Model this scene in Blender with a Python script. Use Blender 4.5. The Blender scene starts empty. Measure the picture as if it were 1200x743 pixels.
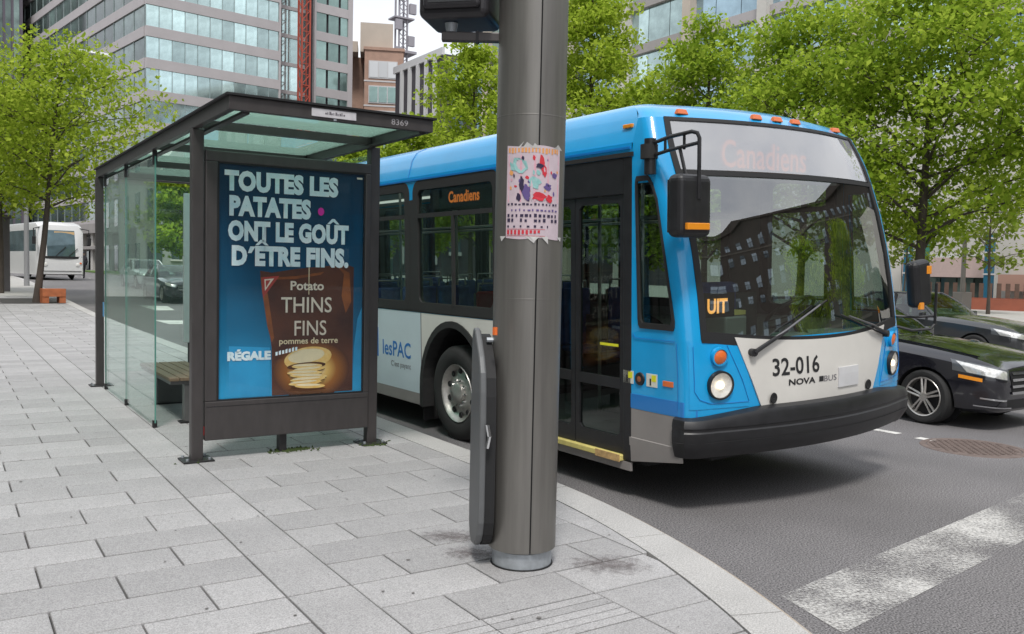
import bpy, bmesh, math, random
import numpy as np
from mathutils import Vector, Matrix
from mathutils.bvhtree import BVHTree
R_ = math.radians
SC = bpy.context.scene
COL = SC.collection
# ------------------------------------------------------------------ camera
cam = bpy.data.cameras.new("camera"); camo = bpy.data.objects.new("camera", cam); COL.objects.link(camo)
cam.sensor_width = 36.0; cam.lens = 36.0 * 1029.95 / 1200.0; cam.clip_start = 0.05; cam.clip_end = 3000
cr = Vector((0.83857991, -0.5443464, 0.02169618)); cu = Vector((0.01049486, 0.05596026, 0.99837784)); cb = -Vector((0.54467751, 0.8369919, -0.05263999))
M = Matrix((cr, cu, cb)).transposed().to_4x4(); M.translation = (0, 0, 1.7); camo.matrix_world = M
SC.camera = camo
# ------------------------------------------------------------------ sky and sun
SUN_EL, SUN_ROT = R_(58), R_(215)          # high, behind the camera to the left, veiled by cloud
w = bpy.data.worlds.new("World"); SC.world = w; w.use_nodes = True
nt = w.node_tree; nt.nodes.clear(); N = nt.nodes; Lk = nt.links
out = N.new('ShaderNodeOutputWorld'); bg = N.new('ShaderNodeBackground'); bg.inputs['Strength'].default_value = 0.115
sky = N.new('ShaderNodeTexSky'); sky.sky_type = 'NISHITA'; sky.sun_disc = False; sky.sun_elevation = SUN_EL; sky.sun_rotation = SUN_ROT
sky.air_density = 1.5; sky.dust_density = 4.0
tc = N.new('ShaderNodeTexCoord'); mp = N.new('ShaderNodeMapping'); mp.inputs['Scale'].default_value = (1.2, 1.2, 3.2)
ns = N.new('ShaderNodeTexNoise'); ns.inputs['Scale'].default_value = 2.1; ns.inputs['Detail'].default_value = 6; ns.inputs['Roughness'].default_value = .55
rp = N.new('ShaderNodeValToRGB'); e = rp.color_ramp.elements
e[0].position = .32; e[0].color = (.70, .73, .79, 1); e[1].position = .62; e[1].color = (1, 1, 1, 1)
vm = N.new('ShaderNodeMix'); vm.data_type = 'RGBA'; vm.blend_type = 'MULTIPLY'; vm.inputs[0].default_value = 1.0
vm.inputs[7].default_value = (9.0, 9.1, 9.3, 1)
mx = N.new('ShaderNodeMix'); mx.data_type = 'RGBA'; mx.inputs[0].default_value = .90
Lk.new(tc.outputs['Generated'], mp.inputs[0]); Lk.new(mp.outputs[0], ns.inputs['Vector']); Lk.new(ns.outputs[0], rp.inputs[0])
Lk.new(rp.outputs[0], vm.inputs[6]); Lk.new(sky.outputs[0], mx.inputs[6]); Lk.new(vm.outputs[2], mx.inputs[7])
Lk.new(mx.outputs[2], bg.inputs['Color']); Lk.new(bg.outputs[0], out.inputs['Surface'])
sl = bpy.data.lights.new("sun", 'SUN'); sl.energy = 2.0; sl.angle = R_(11); sl.color = (1, .97, .92)
so = bpy.data.objects.new("sun", sl); COL.objects.link(so)
# nishita: rotation measured from +Y clockwise
sd = Vector((math.sin(SUN_ROT) * math.cos(SUN_EL), math.cos(SUN_ROT) * math.cos(SUN_EL), math.sin(SUN_EL)))
so.rotation_euler = sd.to_track_quat('Z', 'Y').to_euler()
SC.view_settings.view_transform = 'Standard'; SC.view_settings.look = 'None'; SC.view_settings.exposure = 0.33; SC.view_settings.gamma = 1
# ------------------------------------------------------------------ materials
MATS = {}
def _n(t, typ, **kw):
    n = t.nodes.new(typ)
    for k, v in kw.items(): n.inputs[k].default_value = v
    return n
def mat(name, col, rough=.6, metal=0, var=0.0, vscale=8, bump=0, bscale=60, spec=.5, rnd=0, coat=0, col2=None, speck=None, emit=0, stretch=None):
    if name in MATS: return MATS[name]
    m = bpy.data.materials.new(name); m.use_nodes = True; t = m.node_tree; p = t.nodes['Principled BSDF']
    p.inputs['Roughness'].default_value = rough; p.inputs['Metallic'].default_value = metal
    p.inputs['Specular IOR Level'].default_value = spec; p.inputs['Coat Weight'].default_value = coat; p.inputs['Coat Roughness'].default_value = .04
    c = tuple(col) + (1,)
    src = None
    tcn = t.nodes.new('ShaderNodeTexCoord'); vec = tcn.outputs['Object']
    if stretch:
        mpn = t.nodes.new('ShaderNodeMapping'); mpn.inputs['Scale'].default_value = stretch; t.links.new(vec, mpn.inputs[0]); vec = mpn.outputs[0]
    if var or col2:
        nn = _n(t, 'ShaderNodeTexNoise', Scale=vscale, Detail=5.0, Roughness=.6); t.links.new(vec, nn.inputs['Vector'])
        r = t.nodes.new('ShaderNodeValToRGB'); r.color_ramp.elements[0].position = .3; r.color_ramp.elements[1].position = .7
        c2 = col2 or [x * (1 + var) for x in col]; c1 = col if col2 else [x * (1 - var) for x in col]
        r.color_ramp.elements[0].color = tuple(c1) + (1,); r.color_ramp.elements[1].color = tuple(c2) + (1,)
        t.links.new(nn.outputs[0], r.inputs[0]); src = r.outputs[0]
        rr = t.nodes.new('ShaderNodeMapRange'); rr.inputs[3].default_value = max(.02, rough * .85); rr.inputs[4].default_value = min(1, rough * 1.2)
        t.links.new(nn.outputs[0], rr.inputs[0]); t.links.new(rr.outputs[0], p.inputs['Roughness'])
    if speck:   # (scale, strength)
        n2 = _n(t, 'ShaderNodeTexNoise', Scale=speck[0], Detail=2.0); t.links.new(tcn.outputs['Object'], n2.inputs['Vector'])
        mr = t.nodes.new('ShaderNodeMapRange'); mr.inputs[1].default_value = .3; mr.inputs[2].default_value = .7
        mr.inputs[3].default_value = 1 - speck[1]; mr.inputs[4].default_value = 1 + speck[1]; t.links.new(n2.outputs[0], mr.inputs[0])
        mm = t.nodes.new('ShaderNodeMix'); mm.data_type = 'RGBA'; mm.blend_type = 'MULTIPLY'; mm.inputs[0].default_value = 1; mm.inputs[6].default_value = c
        if src: t.links.new(src, mm.inputs[6])
        t.links.new(mr.outputs[0], mm.inputs[7]); src = mm.outputs[2]
    if rnd:
        oi = t.nodes.new('ShaderNodeObjectInfo'); ge = t.nodes.new('ShaderNodeNewGeometry')
        ad = t.nodes.new('ShaderNodeMath'); ad.operation = 'ADD'; fr = t.nodes.new('ShaderNodeMath'); fr.operation = 'FRACT'
        t.links.new(oi.outputs['Random'], ad.inputs[0]); t.links.new(ge.outputs['Random Per Island'], ad.inputs[1]); t.links.new(ad.outputs[0], fr.inputs[0])
        mr = t.nodes.new('ShaderNodeMapRange'); mr.inputs[3].default_value = 1 - rnd; mr.inputs[4].default_value = 1 + rnd; t.links.new(fr.outputs[0], mr.inputs[0])
        mm = t.nodes.new('ShaderNodeMix'); mm.data_type = 'RGBA'; mm.blend_type = 'MULTIPLY'; mm.inputs[0].default_value = 1; mm.inputs[6].default_value = c
        if src: t.links.new(src, mm.inputs[6])
        t.links.new(mr.outputs[0], mm.inputs[7]); src = mm.outputs[2]
    if src: t.links.new(src, p.inputs['Base Color'])
    else: p.inputs['Base Color'].default_value = c
    if bump:
        nb = _n(t, 'ShaderNodeTexNoise', Scale=bscale, Detail=4.0); t.links.new(vec, nb.inputs['Vector'])
        b = t.nodes.new('ShaderNodeBump'); b.inputs['Strength'].default_value = bump; b.inputs['Distance'].default_value = .01
        t.links.new(nb.outputs[0], b.inputs['Height']); t.links.new(b.outputs[0], p.inputs['Normal'])
    if emit:
        p.inputs['Emission Color'].default_value = c; p.inputs['Emission Strength'].default_value = emit
    MATS[name] = m; return m
def glass(name, tint=(.8, .9, .87), base=.05, rough=.0, grey=0.0, film=(.5, .6, .58), trl=False):
    if name in MATS: return MATS[name]
    m = bpy.data.materials.new(name); m.use_nodes = True; t = m.node_tree; t.nodes.clear()
    o = t.nodes.new('ShaderNodeOutputMaterial'); tr = t.nodes.new('ShaderNodeBsdfTransparent'); tr.inputs[0].default_value = tuple(tint) + (1,)
    gl = t.nodes.new('ShaderNodeBsdfGlossy'); gl.inputs['Roughness'].default_value = rough; gl.inputs[0].default_value = (1, 1, 1, 1)
    lw = t.nodes.new('ShaderNodeLayerWeight'); lw.inputs[0].default_value = .5
    pw = t.nodes.new('ShaderNodeMath'); pw.operation = 'POWER'; pw.inputs[1].default_value = 5.0
    ma = t.nodes.new('ShaderNodeMath'); ma.operation = 'MULTIPLY_ADD'; ma.inputs[1].default_value = 1 - base; ma.inputs[2].default_value = base
    mi = t.nodes.new('ShaderNodeMixShader')
    t.links.new(lw.outputs['Facing'], pw.inputs[0]); t.links.new(pw.outputs[0], ma.inputs[0]); t.links.new(ma.outputs[0], mi.inputs[0])
    first = tr.outputs[0]
    if grey:
        df = t.nodes.new('ShaderNodeBsdfTranslucent' if trl else 'ShaderNodeBsdfDiffuse'); df.inputs[0].default_value = tuple(film) + (1,)
        m2 = t.nodes.new('ShaderNodeMixShader'); m2.inputs[0].default_value = grey
        t.links.new(tr.outputs[0], m2.inputs[1]); t.links.new(df.outputs[0], m2.inputs[2]); first = m2.outputs[0]
    t.links.new(first, mi.inputs[1]); t.links.new(gl.outputs[0], mi.inputs[2]); t.links.new(mi.outputs[0], o.inputs[0])
    MATS[name] = m; return m
def leafmat(name, c1, c2, trans=.5):
    if name in MATS: return MATS[name]
    m = bpy.data.materials.new(name); m.use_nodes = True; t = m.node_tree; t.nodes.clear()
    o = t.nodes.new('ShaderNodeOutputMaterial'); ge = t.nodes.new('ShaderNodeNewGeometry'); r = t.nodes.new('ShaderNodeValToRGB')
    r.color_ramp.elements[0].color = tuple(x * .6 for x in c1) + (1,); r.color_ramp.elements[1].color = tuple(c2) + (1,); e_ = r.color_ramp.elements.new(.35); e_.color = tuple(c1) + (1,)
    tcn = t.nodes.new('ShaderNodeTexCoord'); nn = _n(t, 'ShaderNodeTexNoise', Scale=.9, Detail=2.0); t.links.new(tcn.outputs['Object'], nn.inputs['Vector'])
    ad = t.nodes.new('ShaderNodeMath'); ad.operation = 'MULTIPLY_ADD'; ad.inputs[1].default_value = .5
    sb = t.nodes.new('ShaderNodeMath'); sb.operation = 'MULTIPLY'; sb.inputs[1].default_value = .55
    t.links.new(nn.outputs[0], sb.inputs[0]); t.links.new(ge.outputs['Random Per Island'], ad.inputs[0]); t.links.new(sb.outputs[0], ad.inputs[2]); t.links.new(ad.outputs[0], r.inputs[0])
    df = t.nodes.new('ShaderNodeBsdfDiffuse'); tl = t.nodes.new('ShaderNodeBsdfTranslucent'); mi = t.nodes.new('ShaderNodeMixShader'); mi.inputs[0].default_value = trans
    t.links.new(r.outputs[0], df.inputs[0]); t.links.new(r.outputs[0], tl.inputs[0]); t.links.new(df.outputs[0], mi.inputs[1]); t.links.new(tl.outputs[0], mi.inputs[2])
    t.links.new(mi.outputs[0], o.inputs[0]); MATS[name] = m; return m

asphalt = mat('asphalt', (.160, .153, .156), .85, var=.16, vscale=.7, bump=.2, bscale=110, speck=(95, .85))
paverm = mat('granite_paver', (.385, .378, .38), .75, var=.10, vscale=2.2, bump=.15, bscale=160, rnd=.10, speck=(150, .30))
kerbm = mat('granite_kerb', (.45, .44, .43), .75, var=.08, vscale=2, bump=.2, bscale=150, rnd=.05, speck=(130, .3))
kerbedge = mat('kerb_arris', (.42, .33, .24), .8, col2=(.46, .43, .39), vscale=3, speck=(120, .2))
jointm = mat('joint_grout', (.085, .08, .075), .9, var=.3, vscale=6, bump=.3)
plazam = mat('plaza_concrete', (.42, .41, .39), .8, var=.08, vscale=.6, speck=(40, .1))
alu = mat('shelter_metal', (.085, .077, .076), .42, metal=.5, var=.10, vscale=14, stretch=(1, 1, .3))
aludk = mat('shelter_trim', (.03, .028, .03), .45, metal=.3)
polem = mat('pole_metal', (.235, .225, .21), .44, metal=.7, var=.10, vscale=5, stretch=(6, 6, .35))
galv = mat('galvanised_collar', (.42, .45, .48), .5, metal=.6, var=.15, vscale=25)
darkgap = mat('dark_gap', (.012, .012, .013), .7)
blackp = mat('black_plastic', (.016, .016, .018), .42, var=.25, vscale=12)
rubber = mat('rubber', (.022, .022, .022), .8, var=.2, vscale=20, bump=.2, bscale=90)
blue = mat('bus_blue', (.008, .35, .73), .24, coat=.55, var=.07, vscale=1.6)
bluedk = mat('bus_blue_dark', (.008, .19, .56), .3, coat=.4)
white = mat('bus_white', (.66, .64, .60), .38, coat=.25, var=.07, vscale=1.8)
adpale = mat('pale_advert', (.56, .65, .70), .35, var=.04, vscale=2)
skirt = mat('grey_skirt', (.27, .25, .24), .5, var=.08, vscale=4)
chrome = mat('chrome', (.75, .76, .77), .12, metal=1)
alloy = mat('wheel_alloy', (.55, .53, .50), .35, metal=.85, var=.15, vscale=25)
amber = mat('amber_lens', (.85, .30, .02), .25, coat=.5)
orangelens = mat('orange_lens', (.75, .16, .03), .3, coat=.5)
lamp = mat('lamp_reflector', (.88, .87, .84), .3, metal=.1, var=.15, vscale=30)
yellow = mat('yellow_trim', (.70, .60, .20), .5, var=.1, vscale=20)
yellowst = mat('yellow_strip', (.75, .75, .03), .5)
led = mat('amber_led', (1, .25, .04), .5, emit=.5)
ledbright = mat('bright_led', (1, .42, .10), .5, emit=1.3)
ink = mat('black_ink', (.02, .02, .022), .5)
intdark = mat('interior_grey', (.10, .11, .11), .7, var=.2, vscale=3)
intlite = mat('interior_ceiling', (.45, .46, .45), .6)
dashm = mat('dashboard', (.19, .24, .22), .6, var=.15, vscale=5)
seatblue = mat('seat_blue', (.05, .09, .28), .8, var=.3, vscale=15)
seatred = mat('seat_red', (.35, .02, .03), .8)
cyl_ = None
g_wind = glass('windshield_glass', (.58, .68, .63), .26)
g_head = glass('sign_glass', (.60, .62, .62), .22, grey=.60, film=(.42, .425, .45))  # grey film is painted in for the pale sky reflected by the header glass
g_side = glass('bus_side_glass', (.50, .60, .55), .07)
g_door = glass('door_glass', (.34, .42, .38), .06)
g_shel = glass('shelter_glass', (.88, .96, .93), .02, grey=.05, film=(.60, .72, .68))
g_roof = glass('roof_glass', (.60, .75, .68), .05, grey=.6, film=(.55, .72, .65), trl=True)
g_car = glass('car_glass', (.35, .45, .40), .12)
trunkm = mat('bark', (.075, .06, .05), .9, var=.3, vscale=9, bump=.6, bscale=30, stretch=(1, 1, .3))
leafA = leafmat('leaf_lime', (.28, .39, .035), (.60, .70, .11))
leafB = leafmat('leaf_green', (.23, .35, .032), (.57, .68, .10))
leafC = leafmat('leaf_pale', (.20, .27, .05), (.38, .44, .10))
# ------------------------------------------------------------------ mesh building
class MB:
    def __init__(s): s.v = []; s.f = []; s.m = []
    def add(s, vs, fs, mi=0):
        k = len(s.v); s.v += [tuple(v) for v in vs]; s.f += [tuple(i + k for i in f) for f in fs]; s.m += [mi] * len(fs); return s
    def box(s, x0, x1, y0, y1, z0, z1, mi=0, T=None):
        vs = [(x, y, z) for z in (z0, z1) for y in (y0, y1) for x in (x0, x1)]
        if T: vs = [tuple(T @ Vector(v)) for v in vs]
        return s.add(vs, [(0, 2, 3, 1), (4, 5, 7, 6), (0, 1, 5, 4), (2, 6, 7, 3), (0, 4, 6, 2), (1, 3, 7, 5)], mi)
    def tube(s, pts, r, n=8, mi=0, cap=True):
        pts = [Vector(p) for p in pts]; k = len(pts); rs = r if isinstance(r, (list, tuple)) else [r] * k
        vs = []; up = None
        for i, p in enumerate(pts):
            d = (pts[min(i + 1, k - 1)] - pts[max(i - 1, 0)]).normalized()
            if up is None: up = d.orthogonal().normalized()
            a = (up - d * up.dot(d))
            a = a.normalized() if a.length > 1e-6 else d.orthogonal().normalized()
            up = a; b = d.cross(a)
            for j in range(n):
                t = 2 * math.pi * j / n; vs.append(p + (a * math.cos(t) + b * math.sin(t)) * rs[i])
        fs = [(i * n + j, i * n + (j + 1) % n, (i + 1) * n + (j + 1) % n, (i + 1) * n + j) for i in range(k - 1) for j in range(n)]
        if cap: fs += [tuple(range(n - 1, -1, -1)), tuple((k - 1) * n + j for j in range(n))]
        return s.add(vs, fs, mi)
    def lathe(s, prof, n=24, axis='x', c=(0, 0, 0), mi=0, a0=0, a1=2 * math.pi):
        full = abs(a1 - a0 - 2 * math.pi) < 1e-6; k = n if full else n + 1; vs = []
        for (h, r) in prof:
            for j in range(k):
                t = a0 + (a1 - a0) * j / n; p = (r * math.cos(t), r * math.sin(t))
                q = (h, p[0], p[1]) if axis == 'x' else ((p[0], h, p[1]) if axis == 'y' else (p[0], p[1], h))
                vs.append((q[0] + c[0], q[1] + c[1], q[2] + c[2]))
        fs = []
        for i in range(len(prof) - 1):
            for j in range(n):
                j2 = (j + 1) % k if full else j + 1
                fs.append((i * k + j, i * k + j2, (i + 1) * k + j2, (i + 1) * k + j))
        return s.add(vs, fs, mi)
    def prism(s, poly, f0, f1, mi=0):
        """poly list of 2d, f0/f1 map 2d->3d (two caps)"""
        n = len(poly); vs = [f0(p) for p in poly] + [f1(p) for p in poly]
        return s.add(vs, [tuple(range(n)), tuple(range(2 * n - 1, n - 1, -1))] + [(i, i + n, (i + 1) % n + n, (i + 1) % n) for i in range(n)], mi)
    def grid(s, P, mi=0, closed=False):
        """P[i][j] points"""
        a = len(P); b = len(P[0]); vs = [p for r in P for p in r]
        fs = [(i * b + j, i * b + (j + 1) % b, (i + 1) * b + (j + 1) % b, (i + 1) * b + j) for i in range(a - 1) for j in range(b if closed else b - 1)]
        return s.add(vs, fs, mi)
    def sheet(s, P, nrm_off, mi=0):
        """thin slab: front grid P and a copy offset by vector nrm_off"""
        s.grid(P, mi); s.grid([[tuple(Vector(p) + Vector(nrm_off)) for p in r] for r in P], mi)
        a = len(P); b = len(P[0]); o = Vector(nrm_off)
        ring = [P[0][j] for j in range(b)] + [P[i][b - 1] for i in range(1, a)] + [P[a - 1][j] for j in range(b - 2, -1, -1)] + [P[i][0] for i in range(a - 2, 0, -1)]
        n = len(ring); vs = [tuple(p) for p in ring] + [tuple(Vector(p) + o) for p in ring]
        return s.add(vs, [(i, (i + 1) % n, (i + 1) % n + n, i + n) for i in range(n)], mi)
    def mesh(s, name, mats, smooth=False, fix=True):
        me = bpy.data.meshes.new(name); me.from_pydata(s.v, [], s.f)
        for mm in (mats if isinstance(mats, (list, tuple)) else [mats]): me.materials.append(mm)
        me.polygons.foreach_set('material_index', s.m)
        if fix:
            b = bmesh.new(); b.from_mesh(me)
            if smooth: bmesh.ops.remove_doubles(b, verts=b.verts, dist=1e-5)
            bmesh.ops.recalc_face_normals(b, faces=b.faces); b.to_mesh(me); b.free()
        if smooth:
            me.polygons.foreach_set('use_smooth', [True] * len(me.polygons))
            me.set_sharp_from_angle(angle=R_(38))
        me.update(); return me
    def build(s, name, mats, parent=None, smooth=False, bevel=0, loc=None, seg=2, **props):
        o = bpy.data.objects.new(name, s.mesh(name, mats, smooth)); COL.objects.link(o)
        if parent is not None: o.parent = parent
        if loc is not None: o.location = loc
        if bevel:
            md = o.modifiers.new('bevel', 'BEVEL'); md.width = bevel; md.segments = seg; md.limit_method = 'ANGLE'; md.angle_limit = R_(40)
            md.harden_normals = False
        for k, v in props.items(): o[k] = v
        return o
def empty(name, loc=(0, 0, 0), rz=0, label=None, cat=None, group=None):
    o = bpy.data.objects.new(name, None); COL.objects.link(o); o.location = loc; o.rotation_euler = (0, 0, rz); o.empty_display_size = .1
    tag(o, label, cat, group); return o
def tag(o, label=None, cat=None, group=None, kind=None):
    if label: o['label'] = label
    if cat: o['category'] = cat
    if group: o['group'] = group
    if kind: o['kind'] = kind
    return o
def bx(name, m, parent, x0, x1, y0, y1, z0, z1, bevel=0, **k):
    return MB().box(x0, x1, y0, y1, z0, z1).build(name, m, parent, bevel=bevel, **k)
def copy_tree(o, parent=None):
    c = o.copy(); COL.objects.link(c)
    if parent is not None: c.parent = parent
    for ch in list(o.children): copy_tree(ch, c)
    return c
def lerp(a, b, t): return a + (b - a) * t
def interp(tab, x):
    if x <= tab[0][0]: return tab[0][1]
    for (a, va), (b, vb) in zip(tab, tab[1:]):
        if x <= b: return va + (vb - va) * (x - a) / (b - a)
    return tab[-1][1]
def textmesh(body, size, bold=0.0, sx=1.0, align='CENTER', depth=0.0, space=1.0):
    cu_ = bpy.data.curves.new('t', 'FONT'); cu_.body = body; cu_.size = size; cu_.offset = bold; cu_.align_x = align; cu_.extrude = depth; cu_.resolution_u = 3
    cu_.space_character = space
    o = bpy.data.objects.new('t', cu_); COL.objects.link(o); bpy.context.view_layer.update()
    me = bpy.data.meshes.new_from_object(o.evaluated_get(bpy.context.evaluated_depsgraph_get()))
    bpy.data.objects.remove(o); bpy.data.curves.remove(cu_)
    if sx != 1:
        me.transform(Matrix.Diagonal((sx, 1, 1, 1)))
    return me
def text(name, body, size, m, parent, fn, bold=0, sx=1, align='CENTER', space=1.0):
    """fn maps text-plane (x,y) to 3d"""
    me = textmesh(body, size, bold, sx, align, 0, space); me.name = name
    for v in me.vertices: v.co = Vector(fn(v.co.x, v.co.y))
    me.materials.clear(); me.materials.append(m); me.update()
    o = bpy.data.objects.new(name, me); COL.objects.link(o); o.parent = parent; return o
def gz(y):
    t = min(1, max(0, (y - 22) / 36)); return .55 * t * t * (3 - 2 * t)
# ================================================================== SETTING: road, pavement, kerb, markings
def ysteps(y0, y1):
    ys = [y0]; y = y0
    while y < y1 - 1e-6:
        st = 3 if 18 - 1e-6 <= y < 60 else 20
        if y < 18 - 1e-6: st = min(20, 18 - y) if 18 - y > 1e-6 else 3
        y = min(y1, y + st); ys.append(y)
    return ys
def gsheet(name, m, x0, x1, y0, y1, z, parent=None, kind='structure', depth=None):
    mb = MB(); ys = ysteps(y0, y1); P = [[(x, y, gz(y) + z) for x in (x0, x1)] for y in ys]
    if depth: mb.sheet(P, (0, 0, -depth))
    else: mb.grid(P)
    o = mb.build(name, m, parent); 
    if parent is None: o['kind'] = kind
    return o
KC = (-4.12, 5.6); KR = 8.0
def kerb_pt(s, off=0):
    """s: arclength measured from Y=5.6 (negative = along the curve towards the viewer)"""
    if s >= 0: return (3.88 - off, 5.6 + s)
    t = -s / KR; r = KR - off; return (KC[0] + r * math.cos(t), KC[1] - r * math.sin(t))
road = gsheet('road', asphalt, -300, 500, -300, 700, 0.0)
# pavement slab under the stones
mb = MB(); inner = [kerb_pt(-s, .29) for s in np.linspace(13.0, 0, 40)] + [(3.59, y) for y in ysteps(5.7, 160)[0:]]
P = [[(-60, y, gz(y) + .105), (x, y, gz(y) + .105)] for x, y in inner]
mb.grid(P); pav = mb.build('pavement', jointm, None, kind='structure')
# second pavement across the boulevard
plaza = gsheet('plaza', plazam, 24.3, 60, -80, 400, .13)
mb = MB(); mb.sheet([[(x, y, gz(y) + .13) for x in (24.0, 24.3)] for y in ysteps(-80, 160)], (0, 0, -.16)); mb.build('far_kerb', kerbm, plaza)
# kerb stones
s = -10.5; k = 0
while s < 110:
    L = 1.25; n = 5 if s < 0 else 2
    mb = MB(); secs = []
    for i in range(n + 1):
        ss = s + .004 + (L - .008) * i / n
        row = []
        for off, z in ((.291, .0), (.291, .128), (.035, .132), (.012, .122), (0, .095), (-.004, -.02)):
            x, y = kerb_pt(ss, off); row.append((x, y, z + gz(y)))
        secs.append(row)
    mb.grid(secs); nf = len(mb.f)
    for fi in range(nf):
        if fi % 5 in (2, 3): mb.m[fi] = 1
    mb.f.append(tuple(range(6))); mb.m.append(0); mb.f.append(tuple(n * 6 + j for j in range(5, -1, -1))); mb.m.append(0)
    mb.build('kerb_stone', [kerbm, kerbedge], pav); s += L; k += 1
# paving stones ------------------------------------------------
HP = []
for t in np.radians(np.arange(0, 60, 2.5)): HP.append((math.cos(t), -math.sin(t), KR - .305))
def clip(poly):
    for nx, ny, d in HP:
        outp = []
        for i in range(len(poly)):
            a = poly[i]; b = poly[(i + 1) % len(poly)]
            da = nx * (a[0] - KC[0]) + ny * (a[1] - KC[1]) - d; db = nx * (b[0] - KC[0]) + ny * (b[1] - KC[1]) - d
            if da <= 0: outp.append(a)
            if da * db < 0: t = da / (da - db); outp.append((a[0] + (b[0] - a[0]) * t, a[1] + (b[1] - a[1]) * t))
        poly = outp
        if len(poly) < 3: return []
    return poly
rects = []
PT = .345; Y0 = 4.35 - 7 * PT; rng = random.Random(5)
def row_rects(x0, x1, y0, y1, off, ln=.66):
    k = math.floor((x0 - off) / ln); a = x0
    while True:
        b = off + (k + 1) * ln; k += 1
        if b <= a + .05: continue
        b2 = min(b, x1)
        if x1 - b2 < .06: b2 = x1
        rects.append((a, b2, y0, y1, 0)); a = b2
        if a >= x1 - 1e-6: break
for i in range(0, 105):
    y0 = Y0 + i * PT; y1 = y0 + PT; odd = (i - 7) % 2
    tact = abs(y0 - (4.35 - 4 * PT)) < .01
    row_rects(-3.0 if y0 < 20 else -.5, 1.365, y0, y1, .06 if not odd else .39)
    if tact:
        x = 1.365
        while x < 3.7: rects.append((x, x + .66, y0, y1, 1)); x += .66
    else:
        row_rects(1.69, 3.295, y0, y1, 1.69 if not odd else 2.02)
        if odd: rects.append((1.365, 1.69, y0, y1 + PT, 0)) if not abs(y1 - (4.35 - 4 * PT)) < .01 else rects.append((1.365, 1.69, y0, y1, 0))
        if odd == 0: rects.append((3.295, 3.585, y0, min(y1 + PT, 99), 0)) if not abs(y1 - (4.35 - 4 * PT)) < .01 else rects.append((3.295, 3.585, y0, y1, 0))
camp = Vector((0, 0)); fwd2 = Vector((.5447, .837))
stones = []
for r in rects:
    g = .0048; h_ = .0068; pl = clip([(r[0] + g, r[2] + h_), (r[1] - g, r[2] + h_), (r[1] - g, r[3] - h_), (r[0] + g, r[3] - h_)])
    if len(pl) < 3: continue
    cx = (r[0] + r[1]) / 2; cy = (r[2] + r[3]) / 2
    area = abs(sum(pl[i][0] * pl[(i + 1) % len(pl)][1] - pl[(i + 1) % len(pl)][0] * pl[i][1] for i in range(len(pl)))) / 2
    if area < .004: continue
    dp = Vector((cx, cy)).dot(fwd2)
    la = cx * .8386 - cy * .5443
    vis = dp > 2.0 and abs(la / dp) < .64 and (cx > 0.1) and cy > 2.2
    stones.append((vis, area / max(dp, .5) ** 3, pl, r, cx, cy))
stones.sort(key=lambda q: (-q[0], -q[1]))
def stone(mb, pl, r, dz):
    n = len(pl); ax = sum(p[0] for p in pl) / n; ay = sum(p[1] for p in pl) / n
    top = .129 + dz; ch = .003
    def ins(p, d):
        v = Vector((ax - p[0], ay - p[1])); l = v.length; return (p[0] + v.x / l * d, p[1] + v.y / l * d)
    if r[4] and n == 4:            # grooved guidance stone: five raised strips
        x0, x1, y0, y1 = pl[0][0], pl[1][0], pl[0][1], pl[2][1]; k = 5; gw = .009; h = (y1 - y0 - gw * (k - 1)) / k
        mb.box(x0, x1, y0, y1, .09, top - .007)
        for j in range(k):
            a = y0 + j * (h + gw); mb.box(x0, x1, a, a + h, top - .0068, top + .0005)
        return
    z = gz(ay); a = [(p[0], p[1], .09 + z) for p in pl]; b = [(p[0], p[1], top - ch + z) for p in pl]; c = [ins(p, ch * 1.3) + (top + z,) for p in pl]
    k = n; fs = [(i, (i + 1) % k, (i + 1) % k + k, i + k) for i in range(k)] + [(i + k, (i + 1) % k + k, (i + 1) % k + 2 * k, i + 2 * k) for i in range(k)] + [tuple(range(2 * k, 3 * k))]
    mb.add(a + b + c, fs)
rest = MB(); shared = {}; cnt = 0
for q in stones:
    vis, _, pl, r, cx, cy = q; dz = rng.uniform(-.0015, .0015)
    if vis and cnt < 292:
        cnt += 1
        key = (round(r[1] - r[0], 3), round(r[3] - r[2], 3), r[4], len(pl)) if len(pl) == 4 and abs((pl[2][0] - pl[0][0]) - (r[1] - r[0] - .0096)) < 1e-4 and abs((pl[2][1] - pl[0][1]) - (r[3] - r[2] - .0136)) < 1e-4 and cy < 21 else None
        nm = 'guidance_stone' if r[4] else 'paving_stone'
        if key and key in shared: me = shared[key]
        else:
            m1 = MB(); stone(m1, [(p[0] - cx, p[1] - cy) if key else p for p in pl], r, 0) if key else stone(m1, pl, r, 0)
            me = m1.mesh(nm, paverm)
            if key: shared[key] = me
        o = bpy.data.objects.new(nm, me); COL.objects.link(o); o.parent = pav
        o.location = (cx, cy, dz) if key else (0, 0, dz)
    else: stone(rest, pl, r, dz)
rest.build('paving_stones_beyond', paverm, pav, kind='stuff')
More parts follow.
